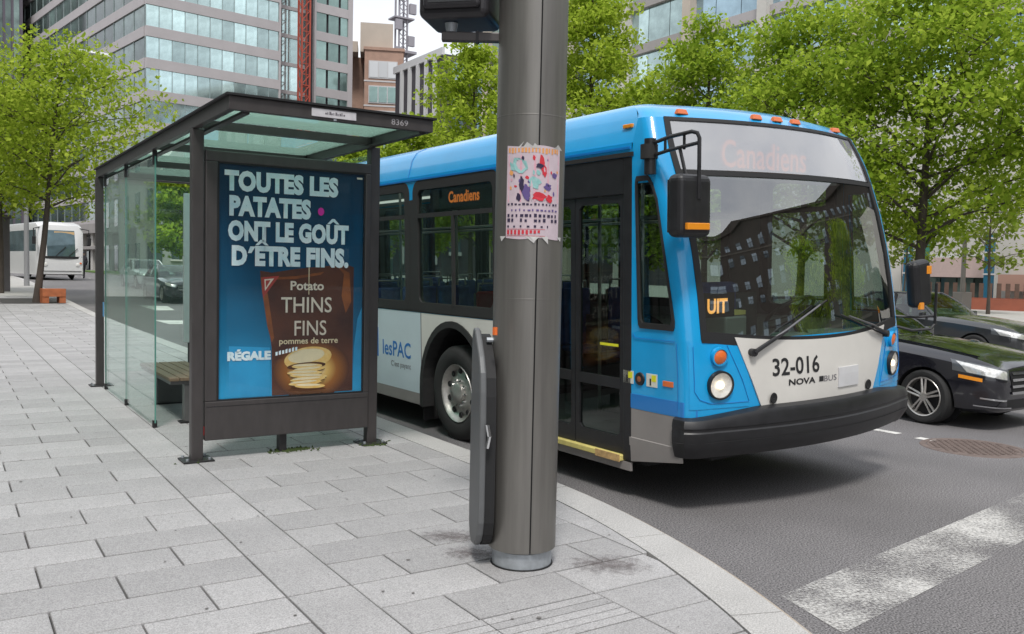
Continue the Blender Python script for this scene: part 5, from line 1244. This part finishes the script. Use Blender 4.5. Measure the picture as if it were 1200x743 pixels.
tree('street_tree', (24.5, -11, .13), 11.0, 4.0, 71, 'leafy tree across the boulevard, mirrored in the right side of the windshield', leafB, 14000, .16, clear=.2, ls=.22)
tree('street_tree', (33, -6, .13), 12.0, 4.2, 72, 'second tree further across the boulevard, mirrored in the windshield edge', leafB, 14000, .16, clear=.2, ls=.22)
# ================================================================== CARS
ctab = [(-2.30, .60, .62, .54, .26), (-2.288, .67, .70, .62, .24), (-2.25, .74, .755, .675, .22), (-2.14, .81, .805, .725, .20), (-1.95, .855, .86, .78, .19), (-1.5, .882, .925, .835, .19), (-1.1, .885, .965, .875, .19), (-.75, .885, .985, .90, .19),
        (-.2, .885, .97, .915, .19), (.8, .885, .97, .925, .19), (1.25, .885, .98, .93, .19), (1.6, .88, 1.02, .93, .2), (2.0, .845, 1.03, .92, .22), (2.2, .77, 1.0, .88, .26), (2.28, .70, .84, .78, .32)]
def car(name, loc, rz, paint, label, cat='car', detail=2, group=None):
    c = empty(name, loc, rz, label, cat, group)
    ys_ = []; 
    for i in range(len(ctab) - 1):
        k = 2 if ctab[i + 1][0] - ctab[i][0] > .3 else 1
        for j in range(k): t = j / k; ys_.append([lerp(ctab[i][q_], ctab[i + 1][q_], t) for q_ in range(5)])
    ys_.append(list(ctab[-1])); P = []
    for (y, w_, zt, zs_, zb_) in ys_:
        h = [(0, zb_), (.80, zb_), (.93, zb_ + .05), (.985, .36), (1.0, min(.56, zs_ - .05)), (.99, zs_ - .07), (.985, zs_ - .035), (.945, zs_), (.84, lerp(zs_, zt, .62)), (.80, lerp(zs_, zt, .55)), (.55, zt - .006), (0, zt + .012)]
        row = [(-f_ * w_, y, z) for f_, z in h] + [(f_ * w_, y, z) for f_, z in reversed(h[1:-1])]
        row = [(-f_ * w_, y, z) for f_, z in h[::-1]] ; full = row + [(f_ * w_, y, z) for f_, z in h[1:]]
        P.append(full)
    mb = MB().grid(P); n = len(P[0]); mb.f += [tuple(range(n)), tuple((len(P) - 1) * n + j for j in range(n - 1, -1, -1))]; mb.m += [0, 0]
    # bottom closing handled by shared centre points
    body = mb.build('body', [paint, darkgap], c, True)
    cut = MB()
    for y in (-1.5, 1.27):
        for s in (-1, 1): cut.lathe([(s * .60, .001), (s * .60, .352), (s * 1.0, .352), (s * 1.0, .001)], 32, 'x', c=(0, y, .325))
    co = cut.build('cutter', darkgap, None); md = body.modifiers.new('b', 'BOOLEAN'); md.object = co; md.operation = 'DIFFERENCE'; md.solver = 'EXACT'
    co.parent = c; bpy.context.view_layer.update()
    me = bpy.data.meshes.new_from_object(body.evaluated_get(bpy.context.evaluated_depsgraph_get()))
    if len(me.polygons) > 50: body.modifiers.clear(); body.data = me
    bpy.data.objects.remove(co)
    me.set_sharp_from_angle(angle=R_(35))
    for y in (-1.5, 1.27):
        for s in (-1, 1): MB().lathe([(s * .60, .001), (s * .598, .351)], 24, 'x', c=(0, y, .325)).build('wheel_well', darkgap, c)
    # greenhouse
    def gh(z, yf, yr, xw, bul): return [(0, yf - bul, z), (xw * .55, yf - bul * .75, z), (xw * .95, yf + .02, z), (xw, yf + .16, z), (xw * 1.0, lerp(yf, yr, .5), z), (xw * .985, yr - .18, z), (xw * .9, yr, z), (xw * .5, yr + bul * .5, z), (0, yr + bul * .6, z)]
    def sym(h): return h + [(-p[0], p[1], p[2]) for p in reversed(h[1:-1])]
    rows = [sym(gh(.90, -.74, 1.72, .815, .10)), sym(gh(1.12, -.46, 1.50, .745, .08)), sym(gh(1.34, -.08, 1.14, .665, .06)), sym(gh(1.395, .03, 1.02, .63, .05))]
    MB().grid(rows, closed=True).build('windows', g_car, c, True)
    rr_ = [sym(gh(1.395, .03, 1.02, .632, .05)), sym(gh(1.425, .14, .90, .56, .04)), sym(gh(1.437, .3, .75, .35, .02)), [(0, .5, 1.44)] * 16]
    MB().grid(rr_, closed=True).build('roof', paint, c, True)
    for s in (-1, 1):
        MB().tube([(s * .80, -.66, .90), (s * .725, -.40, 1.12), (s * .645, -.04, 1.34), (s * .60, .10, 1.41)], .028, 8).tube([(s * .60, .10, 1.41), (s * .625, .5, 1.415), (s * .60, .95, 1.40)], .022, 6).tube([(s * .60, .95, 1.40), (s * .68, 1.30, 1.22), (s * .79, 1.62, .92)], .045, 6).build('pillar', paint, c, True)
        MB().tube([(s * .815, .32, .92), (s * .655, .36, 1.39)], .03, 6).build('door_post', darkgap, c)
        mm = empty('wing_mirror', (0, 0, 0)); mm.parent = c; MB().box(s * .87 - .0, s * 1.03, -.50, -.40, .93, 1.05).build('shell', paint, mm, bevel=.03); MB().box(min(s * .80, s * .88), max(s * .80, s * .88), -.47, -.43, .93, .96).build('stem', darkgap, mm)
        MB().box(s * .875 - .012, s * .875 + .012, -.45, 1.35, .905, .918).build('belt_trim', chrome, c)
    bx('cabin_floor', intdark, c, -.7, .7, -.6, 1.5, .55, .62)
    for s in (-1, 1): bx('seat', intdark, c, s * .36 - .24, s * .36 + .24, .35, .5, .6, 1.16, bevel=.05)
    # wheels
    def whl(x, y, s, st=0):
        we = empty('wheel', (0, 0, 0)); we.parent = c; we.location = (x, y, .322); we.rotation_euler = (0, 0, st)
        MB().lathe([(s * -.10, .22), (s * -.11, .29), (s * -.085, .318), (s * .085, .318), (s * .108, .295), (s * .112, .26), (s * .10, .232)], 40, 'x').build('tyre', rubber, we, True)
        rm = MB().lathe([(s * .10, .234), (s * .108, .228), (s * .10, .215), (s * .02, .208), (s * .015, .05), (s * .0, .001)], 40, 'x').build('rim', alloy, we, True)
        MB().lathe([(s * .03, .207), (s * .03, .001)], 24, 'x').build('brake', darkgap, we)
        mb = MB()
        for i in range(5):
            t0 = 2 * math.pi * i / 5 + .3
            for dt_ in (-.13, .13):
                a = (s * .082, .035 * math.cos(t0 + dt_ * 3), .035 * math.sin(t0 + dt_ * 3)); b = (s * .088, .218 * math.cos(t0 + dt_), .218 * math.sin(t0 + dt_)); mb.tube([a, b], [.017, .013], 5)
        mb.lathe([(s * .075, .055), (s * .095, .05), (s * .10, .001)], 16, 'x'); mb.build('spokes', alloy, we, True)
    for y in (-1.5, 1.27):
        for s in (-1, 1): whl(s * .775, y, s, R_(-4) if y < 0 and detail > 1 else 0)
    # details projected on the body
    bvh = BVHTree.FromPolygons([v.co[:] for v in body.data.vertices], [p.vertices[:] for p in body.data.polygons])
    def proj_(name, m, quad, view, off=.004, n=8, nz=4, par=c, th=0):
        """quad: 4 points (a,z) in the view plane, view = unit vector pointing to the body; a measured along right vector"""
        d = Vector(view).normalized(); r_ = Vector((-d.y, d.x, 0)).normalized(); P = []
        for i in range(nz + 1):
            row = []
            for j in range(n + 1):
                s_, t = j / n, i / nz
                a = lerp(lerp(quad[0][0], quad[1][0], s_), lerp(quad[3][0], quad[2][0], s_), t); z = lerp(lerp(quad[0][1], quad[1][1], s_), lerp(quad[3][1], quad[2][1], s_), t)
                o = r_ * a + Vector((0, 0, z)) - d * 6; hit = bvh.ray_cast(o, d)
                if hit[0] is None: hit = bvh.find_nearest(o + d * 5)
                row.append(tuple(hit[0] - d * off))
            P.append(row)
        return MB().grid(P).build(name, m, par, True)
    hd_ = mat('headlamp_lens', (.72, .72, .70), .12, metal=.5, var=.3, vscale=26)
    for s in (-1, 1):
        v = (-s * .62, .785, 0)
        base = 1.0
        # a grows to the car's -x?  r = (-d.y,d.x): for view from front-left quarter
        def Q(pts): return pts
        dv = Vector(v).normalized(); rv = Vector((-dv.y, dv.x, 0))
        def A(x, y): return Vector((x, y, 0)).dot(rv)
        pA = A(s * .84, -1.80); pB = A(s * .50, -2.27); pM = A(s * .78, -2.12)
        hl = proj_('headlight', mat('lamp_housing', (.16, .17, .18), .2, metal=.5), [(pA, .675), (pB, .575), (pB, .70), (pA, .80)], v, .006)
        proj_('lens', hd_, [(lerp(pA, pB, .20), .665), (lerp(pA, pB, .94), .592), (lerp(pA, pB, .94), .685), (lerp(pA, pB, .06), .785)], v, .012, par=hl)
        if detail > 1: proj_('turn_lamp', amber, [(A(s * .875, -1.92), .595), (A(s * .80, -2.14), .565), (A(s * .80, -2.14), .605), (A(s * .875, -1.92), .635)], v, .008)
        if detail > 1: proj_('trim_strip', chrome, [(A(s * .80, -2.12), .375), (A(s * .55, -2.29), .35), (A(s * .55, -2.29), .368), (A(s * .80, -2.12), .393)], v, .012); proj_('trim_strip', chrome, [(A(s * .82, -2.08), .285), (A(s * .45, -2.3), .262), (A(s * .45, -2.3), .276), (A(s * .82, -2.08), .299)], v, .012)
    gr_ = proj_('grille', darkgap, [(-.44, .42), (.44, .42), (.50, .685), (-.50, .685)], (0, 1, 0), .006)
    for z in (.665, .59, .515, .44) if detail > 1 else (.60, .50): proj_('grille_bar', chrome, [(-.46, z - .018), (.46, z - .018), (.47, z + .012), (-.47, z + .012)], (0, 1, 0), .018, par=gr_, nz=1)
    proj_('intake', darkgap, [(-.70, .26), (.70, .26), (.66, .36), (-.66, .36)], (0, 1, 0), .005)
    if detail > 1:
        for s in (-1, 1):
            xs = s * .885
            for y in (-.62, .42, 1.18): MB().box(xs - .004, xs + .004, y - .003, y + .003, .27, .90).build('door_gap', darkgap, c)
            MB().tube([(s * .60, -2.0, .83), (s * .60, -1.4, .915), (s * .57, -.8, .975)], .006, 4).build('bonnet_crease', paint, c, True)
            MB().tube([(s * .2, -.80, 1.0), (s * .55, -.58, 1.06)], .008, 4).build('wiper', darkgap, c)
    return c
pbk = mat('black_paint', (.012, .012, .017), .16, coat=1.0, var=.1, vscale=3); pgy = mat('graphite_paint', (.03, .032, .035), .18, coat=1.0)
pwh = mat('white_paint', (.72, .73, .74), .25, coat=.8)
car('sedan', (10.55, 7.50, 0), R_(1), pbk, 'black sedan with bright alloy wheels and amber side lamp beside the bus')
car('sedan', (17.9, 11.0, 0), R_(0), pgy, 'dark grey sedan one lane beyond the black sedan at the right edge', detail=1)
car('hatchback', (8.75, 47.5, gz(47)), R_(3), pwh, 'white car on the road seen through the shelter glass', detail=1)
car('sedan', (7.9, 37.0, gz(37)), R_(2), pbk, 'black car seen through the gap beside the near shelter post', detail=1)
# ---------------- coach at the far left
co = empty('coach', (5.95, 58.4, gz(57)), R_(9), 'white touring coach coming down the street behind the left trees', 'bus')
cw = mat('coach_white', (.70, .70, .70), .3, coat=.5, var=.03)
def csec(y, w_, z0, z1): return [(-w_, y, z0), (-w_, y, .9), (-w_, y, z1 - .35), (-w_ * .93, y, z1 - .1), (-w_ * .7, y, z1), (w_ * .7, y, z1), (w_ * .93, y, z1 - .1), (w_, y, z1 - .35), (w_, y, .9), (w_, y, z0)]
mb = MB(); P = [csec(-.28, 1.12, .38, 1.3 + .6), csec(-.2, 1.22, .34, 2.4), csec(.0, 1.27, .32, 3.25), csec(.5, 1.275, .32, 3.45), csec(3, 1.275, .32, 3.45), csec(11.8, 1.275, .32, 3.45)]
P[0] = [(p[0], p[1] - .0, p[2]) for p in csec(-.30, 1.15, .38, 1.42)]
mb.grid(P, closed=True); n = 10; mb.f.append(tuple(range(n))); mb.m.append(0); mb.build('body', cw, co, True)
def cface(z): return interp([(.38, -.30), (1.42, -.30), (2.4, -.2), (3.25, 0), (3.45, .5)], z)
mb = MB(); mb.grid([[(x, cface(z) - .03 + .06 * (x / 1.1) ** 2, z) for x in np.linspace(-1.10, 1.10, 9)] for z in (1.42, 1.9, 2.4, 2.75, 2.95)])
coach_gl = mat('coach_glass', (.10, .15, .17), .06, metal=.35, var=.4, vscale=1.2); mb.build('windshield', coach_gl, co, True)
MB().grid([[(x, cface(z) - .045 + .06 * (x / 1.1) ** 2, z) for x in np.linspace(-1.14, 1.14, 9)] for z in (1.28, 1.42)]).build('windshield_base', darkgap, co)
MB().box(-.35, .75, -.13, -.10, 2.62, 2.88).build('destination_board', mat('board_amber', (.45, .30, .15), .5, emit=.3), co)
for s in (-1, 1):
    MB().grid([[(s * 1.28, y, z) for y in np.linspace(.1, 11.6, 9)] for z in (1.7, 2.95)]).build('side_windows', coach_gl, co)
    MB().lathe([(-.34, .11), (-.36, .001)], 16, 'y', c=(s * .88, 0, .95)).build('headlight', lamp, co)
    MB().lathe([(-.34, .06), (-.36, .001)], 12, 'y', c=(s * 1.05, 0, 1.02)).build('turn_signal', orangelens, co)
    for y in (2.2, 8.6): MB().lathe([(s * 1.05, .001), (s * 1.06, .30), (s * 1.22, .48), (s * 1.285, .48), (s * 1.29, .30), (s * 1.27, .001)], 24, 'x', c=(0, y, .48)).build('wheel', rubber, co, True)
    MB().tube([(s * 1.1, -.0, 3.1), (s * 1.5, -.35, 3.0), (s * 1.5, -.4, 2.5)], .03, 6).build('mirror_arm', darkgap, co); MB().box(s * 1.5 - .1, s * 1.5 + .1, -.5, -.42, 2.1, 2.55).build('mirror', darkgap, co, bevel=.03)
MB().grid([[(x, -.33, z) for x in np.linspace(-1.1, 1.1, 3)] for z in (.52, .56)]).build('bumper_line', darkgap, co)
MB().tube([(-.3, -.33, 1.45), (.25, -.30, 2.0)], .02, 5).tube([(.4, -.33, 1.45), (.9, -.30, 1.9)], .02, 5).build('wipers', darkgap, co, kind='stuff')
# ---------------- street furniture
lp = empty('street_lamp', (3.3, 45.8, .25), 0, 'tall street lamp with curved arm and flat grey head above the left tree', 'street lamp')
lm_ = mat('lamp_grey', (.38, .38, .40), .5, metal=.4)
MB().tube([(0, 0, 0), (0, 0, 9.2)], [.12, .07], 12).build('pole', lm_, lp, True)
MB().tube([(0, 0, 9.0), (.35, -.1, 9.9), (1.1, -.3, 10.65), (1.9, -.6, 10.95), (2.3, -.75, 10.98)], [.055, .05, .045, .04, .04], 8).build('arm', lm_, lp, True)
MB().prism([(0, -.12), (.35, -.26), (.9, -.34), (1.25, -.26), (1.32, 0), (1.25, .26), (.9, .34), (.35, .26), (0, .12)], lambda p: (2.1 + p[0], -.72 + p[1] - p[0] * .3, 10.98 - .30 * abs(p[0] - .3) * .5), lambda p: (2.1 + p[0] * .96, -.72 + p[1] * .7 - p[0] * .3, 11.12 - .1 * p[0])).build('head', mat('lamp_head', (.55, .56, .60), .45), lp, bevel=.02)
g1 = empty('globe_lamp', (42.5, 24.4, .13), 0, 'plaza lamp post with round white globe before the dark entrance', 'street lamp')
MB().tube([(0, 0, 0), (0, 0, 3.9)], [.13, .10], 12).build('post', mat('plaza_post', (.24, .22, .21), .6), g1, True); MB().lathe([(3.85, .001), (3.9, .14), (4.05, .2), (4.2, .14), (4.26, .001)], 20, 'z').build('globe', mat('globe_white', (.75, .78, .72), .4), g1, True)
bx('base_box', MATS['plaza_post'], g1, -.42, .42, -.25, .25, 0, 1.0, bevel=.02)
ki = empty('grey_pillar', (2.0, 41.0, .24), 0, 'dark grey square pillar at the left edge of the pavement', 'pillar')
bx('shaft', mat('pillar_grey', (.13, .12, .13), .7, var=.08), ki, -.35, .35, -.3, .3, 0, 3.1, bevel=.02); bx('cap', MATS['pillar_grey'], ki, -.4, .4, -.35, .35, 3.101, 3.25, bevel=.01); bx('plinth', MATS['pillar_grey'], ki, -.42, .42, -.37, .37, 0, .15)
wb = empty('wooden_stool', (3.2, 33.6, .15), R_(8), 'small orange brown wooden stand on two legs by the leaning tree', 'wooden stand')
ob_ = mat('orange_wood', (.42, .13, .05), .7, var=.2, vscale=6)
bx('top', ob_, wb, -.36, .36, -.2, .2, .33, .60, bevel=.01); bx('leg', ob_, wb, -.36, -.16, -.18, .18, 0, .3295); bx('leg', ob_, wb, .16, .36, -.18, .18, 0, .3295)
# pedestrian by the coach
pd = empty('person', (7.95, 64.5, gz(64)), R_(200), 'distant pedestrian in dark clothes walking beside the coach', 'person')
clothes = mat('dark_clothes', (.03, .028, .035), .9); skin = mat('skin', (.42, .26, .19), .6); 
me = bpy.data.meshes.new('body')
vv = [(0, 0, .98), (0, .01, 1.22), (0, 0, 1.45), (0, -.01, 1.55), (-.19, 0, 1.42), (.19, 0, 1.42), (-.24, .06, 1.14), (.24, -.06, 1.14), (-.22, -.06, .9), (.22, .1, .9), (-.1, 0, .92), (.1, 0, .92), (-.11, -.12, .5), (.11, .1, .5), (-.11, -.1, .07), (.11, .28, .1), (-.11, -.24, .04), (.11, .16, .04)]
ed = [(0, 1), (1, 2), (2, 3), (2, 4), (2, 5), (4, 6), (5, 7), (6, 8), (7, 9), (0, 10), (0, 11), (10, 12), (11, 13), (12, 14), (13, 15), (14, 16), (15, 17)]
me.from_pydata(vv, ed, []); me.materials.append(clothes); po_ = bpy.data.objects.new('body', me); COL.objects.link(po_); po_.parent = pd
md = po_.modifiers.new('s', 'SKIN'); rad = [.15, .16, .15, .06, .08, .08, .055, .055, .04, .04, .1, .1, .07, .07, .05, .05, .04, .04]
for i, r_ in enumerate(rad): me.skin_vertices[0].data[i].radius = (r_, r_ * .8)
me.skin_vertices[0].data[0].use_root = True
md2 = po_.modifiers.new('sub', 'SUBSURF'); md2.levels = 1; md2.render_levels = 1
MB().lathe([(1.55, .04), (1.6, .08), (1.68, .095), (1.76, .08), (1.8, .001)], 14, 'z').build('head', skin, pd, True); MB().lathe([(1.68, .1), (1.76, .095), (1.815, .05), (1.825, .001)], 14, 'z', c=(0, .012, 0)).build('hair', clothes, pd, True)
# ---------------- stone building across the junction, behind the viewer (mirrored by the windshield)
rb = empty('corner_building', (-12, -92, 0), R_(-45), 'brown stone building with rows of windows mirrored in the bus windshield', 'building')
bst = mat('brown_stone', (.115, .095, .08), .85, var=.12, vscale=.4); wl_ = mat('lit_window', (.34, .40, .44), .2, metal=.3, rnd=.75)
H_ = 28
B_('wall', bst, rb, 0, 14, 0, 150, 0, H_); B_('cornice', bst, rb, -.5, 14, -.2, 150.2, H_, H_ + .8)
for z in (5.2, 22.4): B_('string_course', mat('light_stone', (.22, .19, .16), .8), rb, -.2, -.001, 0, 120, z, z + .4)
me = MB().box(-.12, .1, -.85, -.04, 0, 1.2).box(-.12, .1, .04, .85, 0, 1.2).box(-.12, .1, -.85, -.04, 1.3, 2.1).box(-.12, .1, .04, .85, 1.3, 2.1).mesh('window', wl_)
for k in range(6):
    for i in range(33):
        o = bpy.data.objects.new('window', me); COL.objects.link(o); o.parent = rb; o.location = (0, 2.4 + i * 4.4, 2.0 + k * 4.3)
B_('chimney', bst, rb, 1, 2.4, 52, 54.5, H_ + .8, H_ + 3); B_('chimney', bst, rb, 1, 2.4, 36, 38, H_ + .8, H_ + 3)
MB().prism([(18, H_ + .8), (34, H_ + .8), (26, H_ + 3.8)], lambda p: (-.6, p[0], p[1]), lambda p: (1.5, p[0], p[1])).build('pediment', bst, rb)

# ---------------- pale stone building along the inner edge of the pavement, left of the viewer (mirrored in the shelter glass)
lf_ = empty('stone_building', (-9.5, -8, 0), 0, 'grey green stone building with square windows along the left of the pavement', 'building')
ls_ = mat('green_grey_stone', (.24, .27, .24), .8, var=.08, vscale=.5)
B_('wall', ls_, lf_, -12, 0, 0, 150, 0, 17); B_('cornice', pale, lf_, -12, .35, -.2, 150.2, 17.001, 17.7)
me = MB().box(-.1, .04, -.9, .9, 0, 2.3).mesh('window', gD)
for k in range(4):
    for i in range(30):
        o = bpy.data.objects.new('window', me); COL.objects.link(o); o.parent = lf_; o.location = (0, 3 + i * 4.9, .9 + k * 3.9)
